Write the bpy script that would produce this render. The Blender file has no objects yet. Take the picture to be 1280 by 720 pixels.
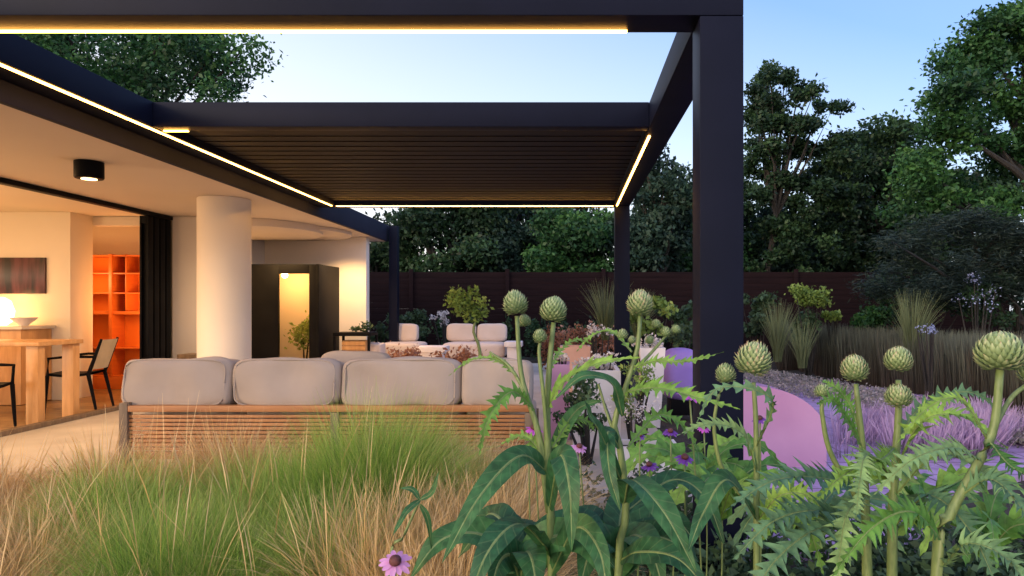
import bpy, bmesh, math, random
import numpy as np
from mathutils import Vector, Matrix, Quaternion
random.seed(7); RNG = np.random.default_rng(7)
S = bpy.context.scene
C = S.collection
R = math.radians

# ------------------------------------------------------------------ camera, sky, sun, exposure
EYE = 1.25; F = 850.0; VX = 712.0; VY = 384.0
cam_d = bpy.data.cameras.new('camera'); cam = bpy.data.objects.new('camera', cam_d); C.objects.link(cam)
cam.location = (0, 0, EYE); cam.rotation_euler = (R(90), 0, 0)
cam_d.sensor_width = 36; cam_d.lens = F/1280*36
cam_d.shift_x = -(VX-640)/1280; cam_d.shift_y = (VY-360)/1280
cam_d.clip_start = 0.05; cam_d.clip_end = 600
S.camera = cam
SUN_EL, SUN_ROT = R(9), R(-135)
w = bpy.data.worlds.new('World'); S.world = w; w.use_nodes = True
nt = w.node_tree; bg = nt.nodes['Background']
sky = nt.nodes.new('ShaderNodeTexSky'); sky.sky_type = 'NISHITA'; sky.sun_disc = False
sky.sun_elevation = SUN_EL; sky.sun_rotation = SUN_ROT; sky.air_density = 1.0; sky.dust_density = 1.2; sky.ozone_density = 1.6
hs = nt.nodes.new('ShaderNodeMix'); hs.data_type = 'RGBA'; hs.blend_type = 'MULTIPLY'; hs.inputs[0].default_value = 1
hs.inputs[7].default_value = (1.9, 1.75, 1.75, 1)
nt.links.new(sky.outputs[0], hs.inputs[6])
# thin pale haze layer of the evening sky: whiter towards the horizon and the north-west
tcw = nt.nodes.new('ShaderNodeTexCoord'); sxw = nt.nodes.new('ShaderNodeSeparateXYZ'); nt.links.new(tcw.outputs['Generated'], sxw.inputs[0])
ma = nt.nodes.new('ShaderNodeMath'); ma.operation = 'MULTIPLY_ADD'; ma.inputs[1].default_value = .38; nt.links.new(sxw.outputs[0], ma.inputs[0]); nt.links.new(sxw.outputs[2], ma.inputs[2])
rw = nt.nodes.new('ShaderNodeValToRGB'); e = rw.color_ramp.elements; e.new(.5); e.new(.5)
for i, (p_, c_) in enumerate([(0.0,(2.7,2.5,2.6)), (.17,(2.0,2.15,2.5)), (.5,(.48,.95,2.15)), (1,(.5,.75,1.9))]): e[i].position = p_; e[i].color = (*c_, 1)
nt.links.new(ma.outputs[0], rw.inputs[0])
mw = nt.nodes.new('ShaderNodeMix'); mw.data_type = 'RGBA'; mw.inputs[0].default_value = .84
nt.links.new(hs.outputs[2], mw.inputs[6]); nt.links.new(rw.outputs[0], mw.inputs[7])
rb = nt.nodes.new('ShaderNodeMapRange'); rb.inputs[1].default_value = .15; rb.inputs[2].default_value = -.9; rb.inputs[3].default_value = 0; rb.inputs[4].default_value = 1
nt.links.new(sxw.outputs[1], rb.inputs[0])       # warm glow added to the sky behind the camera to brighten the foreground
ad = nt.nodes.new('ShaderNodeMix'); ad.data_type = 'RGBA'; ad.blend_type = 'ADD'; ad.inputs[7].default_value = (2.5, 2.1, 1.75, 1)
nt.links.new(rb.outputs[0], ad.inputs[0]); nt.links.new(mw.outputs[2], ad.inputs[6]); nt.links.new(ad.outputs[2], bg.inputs[0])
bg.inputs[1].default_value = 0.15
sd = bpy.data.lights.new('sun', 'SUN'); sun = bpy.data.objects.new('sun', sd); C.objects.link(sun)
sd.energy = 0.7; sd.angle = R(20); sd.color = (1, .8, .62)
_d = Vector((math.sin(-SUN_ROT)*-1*math.cos(SUN_EL), math.cos(SUN_ROT)*math.cos(SUN_EL), math.sin(SUN_EL)))
sun.rotation_euler = (-_d).to_track_quat('-Z', 'Y').to_euler()
S.view_settings.view_transform = 'Standard'; S.view_settings.look = 'None'
S.view_settings.exposure = 1.55; S.view_settings.gamma = 1
S.render.engine = 'CYCLES'
S.cycles.max_bounces = 6; S.cycles.diffuse_bounces = 3; S.cycles.glossy_bounces = 3; S.cycles.transparent_max_bounces = 6
S.cycles.transmission_bounces = 4
S.cycles.use_denoising = True

def P(px, py, Y):                       # a point of the place seen in that direction, Y metres away
    return Vector(((px-VX)*Y/F, Y, EYE+(VY-py)*Y/F))

# ------------------------------------------------------------------ materials
def new_mat(name):
    m = bpy.data.materials.new(name); m.use_nodes = True
    return m, m.node_tree, m.node_tree.nodes['Principled BSDF']
def nn(t, kind, **kw):
    n = t.nodes.new(kind)
    for k, v in kw.items(): setattr(n, k, v)
    return n
def ramp(t, fac, stops):
    r = nn(t, 'ShaderNodeValToRGB'); e = r.color_ramp.elements
    while len(e) < len(stops): e.new(0.5)
    for i, (p, c) in enumerate(stops): e[i].position = p; e[i].color = (*c, 1)
    t.links.new(fac, r.inputs[0]); return r.outputs[0]
def mat(name, c1, c2=None, scale=6, rough=.6, bump=0.0, bscale=None, metallic=0, stretch=(1,1,1), detail=5, spec=.5, dist=.01):
    m, t, b = new_mat(name)
    tc = nn(t, 'ShaderNodeTexCoord'); mp = nn(t, 'ShaderNodeMapping'); mp.inputs['Scale'].default_value = stretch
    t.links.new(tc.outputs['Object'], mp.inputs[0])
    n = nn(t, 'ShaderNodeTexNoise'); n.inputs['Scale'].default_value = scale; n.inputs['Detail'].default_value = detail
    t.links.new(mp.outputs[0], n.inputs[0])
    t.links.new(ramp(t, n.outputs[0], [(.3, c1), (.7, c2 or c1)]), b.inputs['Base Color'])
    b.inputs['Roughness'].default_value = rough; b.inputs['Metallic'].default_value = metallic
    b.inputs['Specular IOR Level'].default_value = spec
    if bump:
        n2 = nn(t, 'ShaderNodeTexNoise'); n2.inputs['Scale'].default_value = bscale or scale*6; n2.inputs['Detail'].default_value = 4
        t.links.new(mp.outputs[0], n2.inputs[0])
        bp = nn(t, 'ShaderNodeBump'); bp.inputs['Strength'].default_value = bump; bp.inputs['Distance'].default_value = dist
        t.links.new(n2.outputs[0], bp.inputs['Height']); t.links.new(bp.outputs[0], b.inputs['Normal'])
    return m
def emis(name, c, s):
    m, t, b = new_mat(name)
    b.inputs['Base Color'].default_value = (*c, 1); b.inputs['Emission Color'].default_value = (*c, 1); b.inputs['Emission Strength'].default_value = s
    return m
def leafmat(name, stops, rough=.55, trans=.25, spec=.3, veins=False):
    """foliage: colour from the per-leaf 'tint' attribute, with translucency"""
    m, t, b = new_mat(name)
    a = nn(t, 'ShaderNodeAttribute', attribute_name='tint')
    col = ramp(t, a.outputs['Fac'], stops)
    if veins:
        uv = nn(t, 'ShaderNodeAttribute', attribute_name='lv')       # x along the blade, y across (-1..1)
        sx = nn(t, 'ShaderNodeSeparateXYZ'); t.links.new(uv.outputs['Vector'], sx.inputs[0])
        ab = nn(t, 'ShaderNodeMath', operation='ABSOLUTE'); t.links.new(sx.outputs[1], ab.inputs[0])
        # side veins: sin((x*n - |y|*k))
        m1 = nn(t, 'ShaderNodeMath', operation='MULTIPLY'); m1.inputs[1].default_value = 80; t.links.new(sx.outputs[0], m1.inputs[0])
        m2 = nn(t, 'ShaderNodeMath', operation='MULTIPLY_ADD'); m2.inputs[1].default_value = -7; t.links.new(ab.outputs[0], m2.inputs[0]); t.links.new(m1.outputs[0], m2.inputs[2])
        sn = nn(t, 'ShaderNodeMath', operation='SINE'); t.links.new(m2.outputs[0], sn.inputs[0])
        g = nn(t, 'ShaderNodeMapRange'); g.inputs[1].default_value = .86; g.inputs[2].default_value = 1; t.links.new(sn.outputs[0], g.inputs[0])
        mid = nn(t, 'ShaderNodeMapRange'); mid.inputs[1].default_value = .12; mid.inputs[2].default_value = .03; t.links.new(ab.outputs[0], mid.inputs[0])
        mx = nn(t, 'ShaderNodeMath', operation='MULTIPLY_ADD'); mx.inputs[1].default_value = .15; mx.use_clamp = True
        t.links.new(g.outputs[0], mx.inputs[0]); t.links.new(mid.outputs[0], mx.inputs[2])
        tc = nn(t, 'ShaderNodeTexCoord'); nz = nn(t, 'ShaderNodeTexNoise'); nz.inputs['Scale'].default_value = 45; t.links.new(tc.outputs['Object'], nz.inputs[0])
        hv = nn(t, 'ShaderNodeHueSaturation'); t.links.new(col, hv.inputs['Color'])
        vr = nn(t, 'ShaderNodeMapRange'); vr.inputs[1].default_value = .3; vr.inputs[2].default_value = .7; vr.inputs[3].default_value = .65; vr.inputs[4].default_value = 1.35
        t.links.new(nz.outputs[0], vr.inputs[0]); t.links.new(vr.outputs[0], hv.inputs['Value'])
        mc = nn(t, 'ShaderNodeMix', data_type='RGBA'); mc.inputs[7].default_value = (.26, .34, .14, 1)
        t.links.new(mx.outputs[0], mc.inputs[0]); t.links.new(hv.outputs[0], mc.inputs[6]); col = mc.outputs[2]
        bp = nn(t, 'ShaderNodeBump'); bp.inputs['Strength'].default_value = .7; bp.inputs['Distance'].default_value = .002
        t.links.new(mx.outputs[0], bp.inputs['Height']); t.links.new(bp.outputs[0], b.inputs['Normal'])
    t.links.new(col, b.inputs['Base Color']); b.inputs['Roughness'].default_value = rough; b.inputs['Specular IOR Level'].default_value = spec
    tr = nn(t, 'ShaderNodeBsdfTranslucent'); t.links.new(col, tr.inputs[0])
    ms = nn(t, 'ShaderNodeMixShader'); ms.inputs[0].default_value = trans
    o = t.nodes['Material Output']
    t.links.new(b.outputs[0], ms.inputs[1]); t.links.new(tr.outputs[0], ms.inputs[2]); t.links.new(ms.outputs[0], o.inputs[0])
    return m

M = {}
M['frame'] = mat('anthracite_paint', (.005,.0065,.016), (.0065,.008,.02), 3, .5, .05, 250, spec=.09, dist=.0006)
M['louvre'] = mat('louvre_paint', (.012,.010,.010), (.016,.013,.012), 2, .6, stretch=(.3,6,1), spec=.15)
M['black'] = mat('black_metal', (.005,.005,.006), (.008,.008,.009), 4, .5, spec=.05)
M['render'] = mat('cream_render', (.74,.66,.57), (.8,.72,.63), 1.3, .85, .25, 60, dist=.003)
M['soffit'] = mat('soffit_paint', (.62,.52,.42), (.66,.56,.46), .8, .8)
M['inwall'] = mat('room_plaster', (.74,.64,.5), (.78,.68,.54), .7, .8)
M['fascia'] = mat('fascia_metal', (.016,.018,.032), (.022,.024,.045), 1.5, .7, spec=.12)
M['patio'] = mat('patio_stone', (.42,.37,.31), (.54,.48,.41), 2.2, .8, .2, 90, dist=.003)
M['dark_wood'] = mat('dark_fence_wood', (.008,.0045,.006), (.016,.008,.009), 3, .85, .3, 12, stretch=(.4,1,9), spec=.08)
M['cushion'] = mat('woven_cushion', (.36,.29,.235), (.43,.35,.29), 3, .9, .5, 420, dist=.0015)
M['cushion_far'] = mat('rose_beige_cushion', (.62,.51,.43), (.7,.58,.5), 3, .9, .3, 200, dist=.0015)
M['teak'] = mat('teak', (.32,.12,.035), (.5,.22,.07), 2.5, .5, .2, 30, stretch=(1,9,9))
M['teakleg'] = mat('grey_teak', (.13,.085,.05), (.22,.15,.09), 3, .6, .2, 30, stretch=(9,9,1))
M['table_wood'] = mat('table_wood', (.55,.27,.09), (.7,.38,.15), 3, .45, .1, 30, stretch=(6,6,1))
M['soil'] = mat('garden_soil', (.022,.017,.012), (.07,.05,.035), 9, .95, .8, 30, dist=.03)
M['lilac'] = mat('violet_lit_render', (.40,.20,.36), (.5,.28,.45), 1.5, .7, .15, 50, dist=.002)  # violet light on the wall put into the render colour
M['violet'] = mat('violet_lit_fabric', (.26,.16,.5), (.34,.22,.6), 3, .85, .3, 200, dist=.001)  # violet light on the pouf put into the fabric colour
M['white'] = mat('white_render', (.70,.62,.6), (.8,.73,.7), 3, .75, .2, 60, dist=.002)
M['terracotta'] = mat('pale_terracotta', (.6,.34,.27), (.7,.44,.36), 3, .8)
M['bark'] = mat('bark', (.012,.010,.009), (.035,.03,.025), 5, .9, .8, 20, stretch=(3,3,.6), dist=.03)
M['led'] = emis('warm_led', (1, .46, .085), 8)
M['lampglow'] = emis('lamp_glow', (1, .60, .24), 3)
M['amber'] = mat('amber_cabinet', (.8,.2,.02), (.9,.3,.04), 1.2, .35)
M['amber_dark'] = mat('amber_wood', (.6,.14,.02), (.68,.18,.025), 3, .4, stretch=(1,1,8))
M['sling'] = mat('woven_sling', (.42,.32,.2), (.52,.4,.26), 6, .8, .4, 150, dist=.002)
M['gravel'] = mat('gravel', (.2,.16,.15), (.42,.36,.34), 40, .9, .8, 60, dist=.02)
def wood_floor():
    m, t, b = new_mat('oak_boards')
    tc = nn(t, 'ShaderNodeTexCoord'); br = nn(t, 'ShaderNodeTexBrick'); t.links.new(tc.outputs['Object'], br.inputs[0])
    br.inputs['Scale'].default_value = 1; br.inputs['Brick Width'].default_value = 1.9; br.inputs['Row Height'].default_value = .18
    br.inputs['Mortar Size'].default_value = .004; br.inputs['Color1'].default_value = (.42,.25,.1,1); br.inputs['Color2'].default_value = (.3,.17,.07,1); br.inputs['Mortar'].default_value = (.08,.04,.02,1)
    mp = nn(t, 'ShaderNodeMapping'); mp.inputs['Scale'].default_value = (1.2,9,1); t.links.new(tc.outputs['Object'], mp.inputs[0])
    n = nn(t, 'ShaderNodeTexNoise'); n.inputs['Scale'].default_value = 3; n.inputs['Detail'].default_value = 8; t.links.new(mp.outputs[0], n.inputs[0])
    r = ramp(t, n.outputs[0], [(.35,(.35,.3,.25)), (.6,(1,1,1))])
    mx = nn(t, 'ShaderNodeMix', data_type='RGBA', blend_type='MULTIPLY'); mx.inputs[0].default_value = .8
    t.links.new(br.outputs[0], mx.inputs[6]); t.links.new(r, mx.inputs[7]); t.links.new(mx.outputs[2], b.inputs['Base Color'])
    b.inputs['Roughness'].default_value = .35
    return m
M['oak'] = wood_floor()
m, t, b = new_mat('clear_glass'); b.inputs['Base Color'].default_value = (1,.97,.92,1); b.inputs['Roughness'].default_value = .02; b.inputs['Transmission Weight'].default_value = 1; b.inputs['IOR'].default_value = 1.1
M['glass'] = m
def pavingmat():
    m, t, b = new_mat('violet_lit_paving')  # violet light on the path painted into the slab colours
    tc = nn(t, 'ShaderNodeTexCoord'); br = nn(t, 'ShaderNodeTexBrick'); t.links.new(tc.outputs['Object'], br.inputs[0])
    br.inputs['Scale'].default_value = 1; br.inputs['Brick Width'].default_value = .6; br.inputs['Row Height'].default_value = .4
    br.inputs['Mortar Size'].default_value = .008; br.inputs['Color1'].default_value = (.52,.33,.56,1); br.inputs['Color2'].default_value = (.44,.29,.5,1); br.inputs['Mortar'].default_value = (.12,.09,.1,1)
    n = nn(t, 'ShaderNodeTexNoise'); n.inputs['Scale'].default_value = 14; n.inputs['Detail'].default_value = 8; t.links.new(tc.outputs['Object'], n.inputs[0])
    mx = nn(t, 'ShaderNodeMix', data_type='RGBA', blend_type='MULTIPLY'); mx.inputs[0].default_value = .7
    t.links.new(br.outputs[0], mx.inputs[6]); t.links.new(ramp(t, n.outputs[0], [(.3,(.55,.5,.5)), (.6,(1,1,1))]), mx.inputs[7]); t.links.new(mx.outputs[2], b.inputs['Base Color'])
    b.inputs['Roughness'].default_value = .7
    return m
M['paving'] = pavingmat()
def artmat():
    m, t, b = new_mat('maroon_picture')
    tc = nn(t, 'ShaderNodeTexCoord'); mp = nn(t, 'ShaderNodeMapping'); mp.inputs['Scale'].default_value = (5,1,.7); t.links.new(tc.outputs['Object'], mp.inputs[0])
    n = nn(t, 'ShaderNodeTexNoise'); n.inputs['Scale'].default_value = 2; n.inputs['Detail'].default_value = 3; t.links.new(mp.outputs[0], n.inputs[0])
    t.links.new(ramp(t, n.outputs[0], [(.4,(.012,.007,.007)), (.5,(.05,.014,.014)), (.62,(.10,.03,.035))]), b.inputs['Base Color']); b.inputs['Roughness'].default_value = .3
    return m
M['art'] = artmat()
# foliage
M['leaf_dark'] = leafmat('dark_tree_leaves', [(0,(.008,.022,.012)), (.6,(.022,.055,.023)), (1,(.045,.10,.035))])
M['leaf_mid'] = leafmat('mid_tree_leaves', [(0,(.012,.038,.016)), (.6,(.03,.10,.028)), (1,(.08,.19,.045))])
M['leaf_blue'] = leafmat('bluegreen_leaves', [(0,(.010,.026,.02)), (1,(.042,.09,.06))])
M['leaf_feather'] = leafmat('feathery_leaves', [(0,(.010,.020,.017)), (1,(.035,.058,.042))])
M['leaf_lime'] = leafmat('lime_leaves', [(0,(.1,.16,.03)), (.6,(.22,.33,.07)), (1,(.42,.5,.12))])
M['leaf_shrub'] = leafmat('shrub_leaves', [(0,(.02,.04,.02)), (1,(.08,.14,.06))])
M['rust'] = leafmat('rusty_leaves', [(0,(.12,.04,.02)), (.5,(.3,.12,.06)), (1,(.5,.28,.2))])
M['mauve_cover'] = leafmat('mauve_ground_cover', [(0,(.16,.17,.12)), (.5,(.36,.32,.29)), (1,(.6,.48,.5))])
M['lavender'] = leafmat('lavender_spikes', [(0,(.07,.12,.05)), (.25,(.2,.16,.18)), (.4,(.40,.26,.42)), (1,(.66,.47,.64))])
M['white_flower'] = leafmat('white_petals', [(0,(.5,.45,.42)), (1,(.85,.78,.76))])
M['blue_flower'] = leafmat('pale_blue_petals', [(0,(.22,.25,.4)), (1,(.45,.5,.75))])
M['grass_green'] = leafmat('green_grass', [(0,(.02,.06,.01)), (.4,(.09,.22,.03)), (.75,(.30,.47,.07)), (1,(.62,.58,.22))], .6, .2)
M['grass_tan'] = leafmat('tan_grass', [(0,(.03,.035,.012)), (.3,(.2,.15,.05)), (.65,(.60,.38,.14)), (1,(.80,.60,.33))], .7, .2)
M['grass_dusk'] = leafmat('dark_tall_grass', [(0,(.08,.045,.035)), (.4,(.09,.08,.06)), (1,(.15,.17,.12))], .7, .25)
M['spiky'] = leafmat('spiky_leaves', [(0,(.05,.07,.03)), (1,(.2,.24,.11))])
M['cardoon'] = leafmat('cardoon_leaf', [(0,(.05,.15,.03)), (.5,(.11,.26,.045)), (1,(.24,.40,.07))], .55, .25, .25, veins=True)
M['cardoon_grey'] = leafmat('silver_cardoon_leaf', [(0,(.07,.16,.08)), (.5,(.14,.26,.11)), (1,(.25,.38,.12))], .55, .22, .28, veins=True)
M['broad'] = leafmat('broad_leaf', [(0,(.015,.07,.03)), (1,(.055,.16,.045))], .5, .2, .3, veins=True)
M['stem'] = mat('green_stem', (.10,.15,.045), (.19,.25,.08), 30, .5, .3, 60, stretch=(4,4,1), dist=.001)
M['bract'] = leafmat('bud_scales', [(0,(.13,.20,.08)), (.5,(.25,.34,.15)), (.85,(.42,.48,.25)), (.93,(.48,.40,.24)), (1,(.36,.2,.16))], .5, .1)
M['pink'] = leafmat('magenta_petals', [(0,(.45,.04,.4)), (1,(.75,.2,.7))])
M['purple'] = leafmat('purple_petals', [(0,(.12,.03,.25)), (1,(.3,.1,.5))])
M['palepink'] = leafmat('pale_pink_petals', [(0,(.6,.25,.5)), (1,(.85,.45,.75))])
M['cone'] = mat('flower_cone', (.06,.015,.02), (.14,.04,.03), 90, .7, .6, 300, dist=.003)

# ------------------------------------------------------------------ object helpers
def prop(o, label=None, cat=None, group=None, kind=None):
    if label: o['label'] = label
    if cat: o['category'] = cat
    if group: o['group'] = group
    if kind: o['kind'] = kind
    return o
def root(name, loc, label, cat, group=None, rz=0):
    o = bpy.data.objects.new(name, None); C.objects.link(o); o.empty_display_size = .1
    o.location = loc; o.rotation_euler = (0,0,rz)
    return prop(o, label, cat, group)
def mesh_obj(name, me, m, parent=None):
    o = bpy.data.objects.new(name, me); C.objects.link(o)
    if m: me.materials.append(m)
    if parent is not None:
        o.parent = parent
        # geometry is written in world space: keep it there
        L = parent.matrix_basis if parent.parent is None else parent.parent.matrix_basis @ parent.matrix_parent_inverse @ parent.matrix_basis
        o.matrix_parent_inverse = L.inverted()
    return o
class MB:
    def __init__(s): s.v = []; s.f = []; s.smooth = False
    def add(s, vs, fs):
        n = len(s.v); s.v += [tuple(v) for v in vs]; s.f += [tuple(i+n for i in f) for f in fs]; return s
    def box(s, x0, x1, y0, y1, z0, z1, bev=0.0):
        if bev <= 0:
            vs = [(x,y,z) for x in (x0,x1) for y in (y0,y1) for z in (z0,z1)]
            return s.add(vs, [(0,1,3,2),(4,6,7,5),(0,4,5,1),(2,3,7,6),(0,2,6,4),(1,5,7,3)])
        bm = bmesh.new(); bmesh.ops.create_cube(bm, size=1)
        for v in bm.verts: v.co = Vector(((x0+x1)/2+v.co.x*(x1-x0), (y0+y1)/2+v.co.y*(y1-y0), (z0+z1)/2+v.co.z*(z1-z0)))
        bmesh.ops.bevel(bm, geom=list(bm.edges), offset=bev, segments=2, affect='EDGES', profile=.6)
        s.bm(bm); return s
    def bm(s, bm):
        bm.verts.index_update()
        s.add([v.co.copy() for v in bm.verts], [[v.index for v in f.verts] for f in bm.faces]); bm.free()
    def tube(s, pts, rad, n=8, cap=True):
        pts = [Vector(p) for p in pts]; rs = rad if isinstance(rad, (list, tuple)) else [rad]*len(pts)
        up = Vector((.3,.2,1)).normalized(); vs = []
        for i, p in enumerate(pts):
            tg = (pts[min(i+1, len(pts)-1)]-pts[max(i-1, 0)]).normalized()
            a = tg.cross(Vector((1,0,.05)) if abs(tg.z) > .9 else Vector((0,0,1))).normalized(); b = tg.cross(a)
            for k in range(n):
                an = 2*math.pi*k/n; vs.append(p+(a*math.cos(an)+b*math.sin(an))*rs[i])
        fs = [(i*n+k, i*n+(k+1)%n, (i+1)*n+(k+1)%n, (i+1)*n+k) for i in range(len(pts)-1) for k in range(n)]
        if cap: fs += [tuple(range(n))[::-1], tuple((len(pts)-1)*n+k for k in range(n))]
        return s.add(vs, fs)
    def lathe(s, cx, cy, prof, n=32):
        vs = [(cx+r*math.cos(2*math.pi*k/n), cy+r*math.sin(2*math.pi*k/n), z) for r, z in prof for k in range(n)]
        fs = [(i*n+k, i*n+(k+1)%n, (i+1)*n+(k+1)%n, (i+1)*n+k) for i in range(len(prof)-1) for k in range(n)]
        fs += [tuple(range(n))[::-1], tuple((len(prof)-1)*n+k for k in range(n))]
        return s.add(vs, fs)
    def build(s, name, m, parent=None, smooth=False):
        me = bpy.data.meshes.new(name); me.from_pydata(s.v, [], s.f)
        if smooth:
            me.polygons.foreach_set('use_smooth', [True]*len(me.polygons))
            if smooth != 2: me.set_sharp_from_angle(angle=R(40))
        me.update(); return mesh_obj(name, me, m, parent)
def box(name, m, parent, x0, x1, y0, y1, z0, z1, bev=0.004):
    return MB().box(x0,x1,y0,y1,z0,z1,bev).build(name, m, parent, bev > 0)
def structure(name, m, mb):
    return prop(mb.build(name, m), kind='structure')
def pnorm_cushion(cx, cy, cz, w, d, h, p=5, tilt=0, seed=0, sag=.01):
    """a stuffed cushion: a cube pulled to a superellipsoid with slight wrinkles"""
    bm = bmesh.new(); bmesh.ops.create_cube(bm, size=2); bmesh.ops.subdivide_edges(bm, edges=list(bm.edges), cuts=14, use_grid_fill=True)
    rot = Matrix.Rotation(tilt, 3, 'X')
    for v in bm.verts:
        c = v.co; inf = max(abs(c.x), abs(c.y), abs(c.z)); pn = (abs(c.x)**p+abs(c.y)**p+abs(c.z)**p)**(1/p)
        q = c*(inf/pn)
        wr = sag*(math.sin(q.x*3.1+seed*2.3)*math.cos(q.z*2.7+seed)+.5*math.sin(q.x*7+q.y*3+seed*5))
        q = Vector((q.x*w/2, q.y*d/2+wr, q.z*h/2+wr*.8))
        v.co = rot @ q + Vector((cx, cy, cz))
    mb = MB(); mb.bm(bm); return mb
def np_mesh(name, verts, faces, m, parent=None, tint=None, k=4, smooth=False):
    """verts (N,3), faces (Q,k), tint per vertex"""
    me = bpy.data.meshes.new(name); N = len(verts); Q = len(faces)
    me.vertices.add(N); me.vertices.foreach_set('co', np.asarray(verts, np.float32).ravel())
    me.loops.add(Q*k); me.loops.foreach_set('vertex_index', np.asarray(faces, np.int32).ravel())
    me.polygons.add(Q); me.polygons.foreach_set('loop_start', np.arange(0, Q*k, k, dtype=np.int32))
    if smooth: me.polygons.foreach_set('use_smooth', np.ones(Q, bool))
    me.update(calc_edges=True)
    if tint is not None:
        a = me.attributes.new('tint', 'FLOAT', 'POINT'); a.data.foreach_set('value', np.asarray(tint, np.float32))
    return mesh_obj(name, me, m, parent)

# ------------------------------------------------------------------ vegetation helpers
def leaf_cloud(centers, radii, n, size, flat=1.0, hang=0.0, rng=RNG, shell=.55, aspect=.55, loose=.3):
    """n rhombic leaves spread in ellipsoidal clumps. centers (K,3), radii (K,3)"""
    centers = np.asarray(centers, float); radii = np.asarray(radii, float); K = len(centers)
    wgt = radii[:,0]*radii[:,1]; idx = rng.choice(K, n, p=wgt/wgt.sum())
    d = rng.normal(size=(n,3)); d /= np.linalg.norm(d, axis=1)[:,None]
    r = shell+(1-shell)*rng.random(n)**.7; r *= rng.random(n)**.12
    r *= 1+loose*rng.normal(size=n)*(rng.random(n) < .4)
    pos = centers[idx]+d*r[:,None]*radii[idx]
    a = rng.normal(size=(n,3)); a[:,2] = a[:,2]*flat-hang; a /= np.linalg.norm(a, axis=1)[:,None]
    b = rng.normal(size=(n,3)); b[:,2] *= flat; b -= (a*b).sum(1)[:,None]*a; b /= np.linalg.norm(b, axis=1)[:,None]
    s = size*(.6+.8*rng.random(n))[:,None]
    nrm = np.cross(a, b)
    v = np.stack([pos-a*s, pos+b*s*aspect+nrm*s*.15, pos+a*s, pos-b*s*aspect+nrm*s*.15], 1).reshape(-1,3)
    f = np.arange(n*4).reshape(n,4)
    ct = rng.random(K)
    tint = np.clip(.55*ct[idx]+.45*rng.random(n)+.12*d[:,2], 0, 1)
    return v, f, np.repeat(tint, 4)
def limbs(mb, base, forks, r0, rng):
    """tapered trunk with limbs reaching for clump centres"""
    bx, by, bz, top = base
    tr = [Vector((bx+(rng.random()-.5)*.15*i, by+(rng.random()-.5)*.15*i, bz+(top-bz)*i/6)) for i in range(7)]
    mb.tube(tr, [r0*(1.25-.12*i) if i else r0*1.5 for i in range(7)], 9)
    for c in forks:
        c = Vector(c); k = min(6, max(2, int(6*(c.z-bz)/(top-bz+1e-6)*.62))); s = tr[k]
        mid = s.lerp(c, .5)+Vector(((rng.random()-.5)*.4, (rng.random()-.5)*.4, .15))
        mb.tube([s, s.lerp(mid,.5)+Vector((0,0,.05)), mid, c], [r0*.5, r0*.4, r0*.28, r0*.08], 6)
def tree(label, x, y, ground, top, clumps, n, size, m, r0=.16, flat=1, hang=0, kind='tree', name='tree', group='trees behind the garden', trunk_top=None, shell=.5, aspect=.55, seed=1):
    rng = np.random.default_rng(seed)
    o = root(name, (x, y, ground), label, kind, group)
    mb = MB(); limbs(mb, (x, y, ground, trunk_top or top*.8), [c[:3] for c in clumps[:22]], r0, rng)
    mb.build('trunk', M['bark'], o, True)
    v, f, t = leaf_cloud([c[:3] for c in clumps], [c[3:6] for c in clumps], n, size, flat, hang, rng, shell, aspect)
    np_mesh('crown', v, f, m, o, t)
    return o
def random_clumps(cx, cy, z0, z1, rx, ry, k, cr, seed, top_narrow=.5, squash=.6):
    rng = np.random.default_rng(seed); out = []
    for i in range(k):
        u = rng.random(); an = rng.random()*2*math.pi; rr = math.sqrt(rng.random())
        wdt = (1-top_narrow*u**1.5)*(.65+.35*min(1, u*4))
        r = cr*(.6+.8*rng.random())
        out.append((cx+rx*wdt*rr*math.cos(an), cy+ry*wdt*rr*math.sin(an), z0+(z1-z0)*u, r, r, r*squash))
    return out
def blades(base, height, lean, width, tint0, tint1, rng, droop=.35, segs=4, seed_head=0.0, name='grass', m=None, parent=None, lean_dir=None):
    """base (n,3), height (n,), lean (n,) metres of outward lean, dirs random unless given"""
    n = len(base); an = rng.random(n)*2*math.pi if lean_dir is None else lean_dir
    d = np.stack([np.cos(an)*.9+.15, np.sin(an)*.9, np.zeros(n)], 1)
    width = width*np.clip(base[:,1]/3.0, .5, 1.15) if base[:,1].mean() < 4 else width
    fa = rng.random(n)*math.pi; s = np.stack([np.cos(fa), np.sin(fa), np.zeros(n)], 1)
    V = []; T = []
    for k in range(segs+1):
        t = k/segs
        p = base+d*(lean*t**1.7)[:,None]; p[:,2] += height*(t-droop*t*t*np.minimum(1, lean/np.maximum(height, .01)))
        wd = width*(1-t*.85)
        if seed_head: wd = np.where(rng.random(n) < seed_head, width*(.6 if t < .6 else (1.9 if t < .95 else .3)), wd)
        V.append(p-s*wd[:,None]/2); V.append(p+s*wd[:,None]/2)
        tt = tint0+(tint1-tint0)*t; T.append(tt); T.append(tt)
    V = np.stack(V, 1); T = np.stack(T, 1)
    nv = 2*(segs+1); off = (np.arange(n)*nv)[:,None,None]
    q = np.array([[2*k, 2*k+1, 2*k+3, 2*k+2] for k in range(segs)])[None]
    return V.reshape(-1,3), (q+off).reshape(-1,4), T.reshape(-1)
def merge(parts):
    vs, fs, ts = [], [], []; o = 0
    for v, f, t in parts: vs.append(v); fs.append(f+o); ts.append(t); o += len(v)
    return np.concatenate(vs), np.concatenate(fs), np.concatenate(ts)
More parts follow.
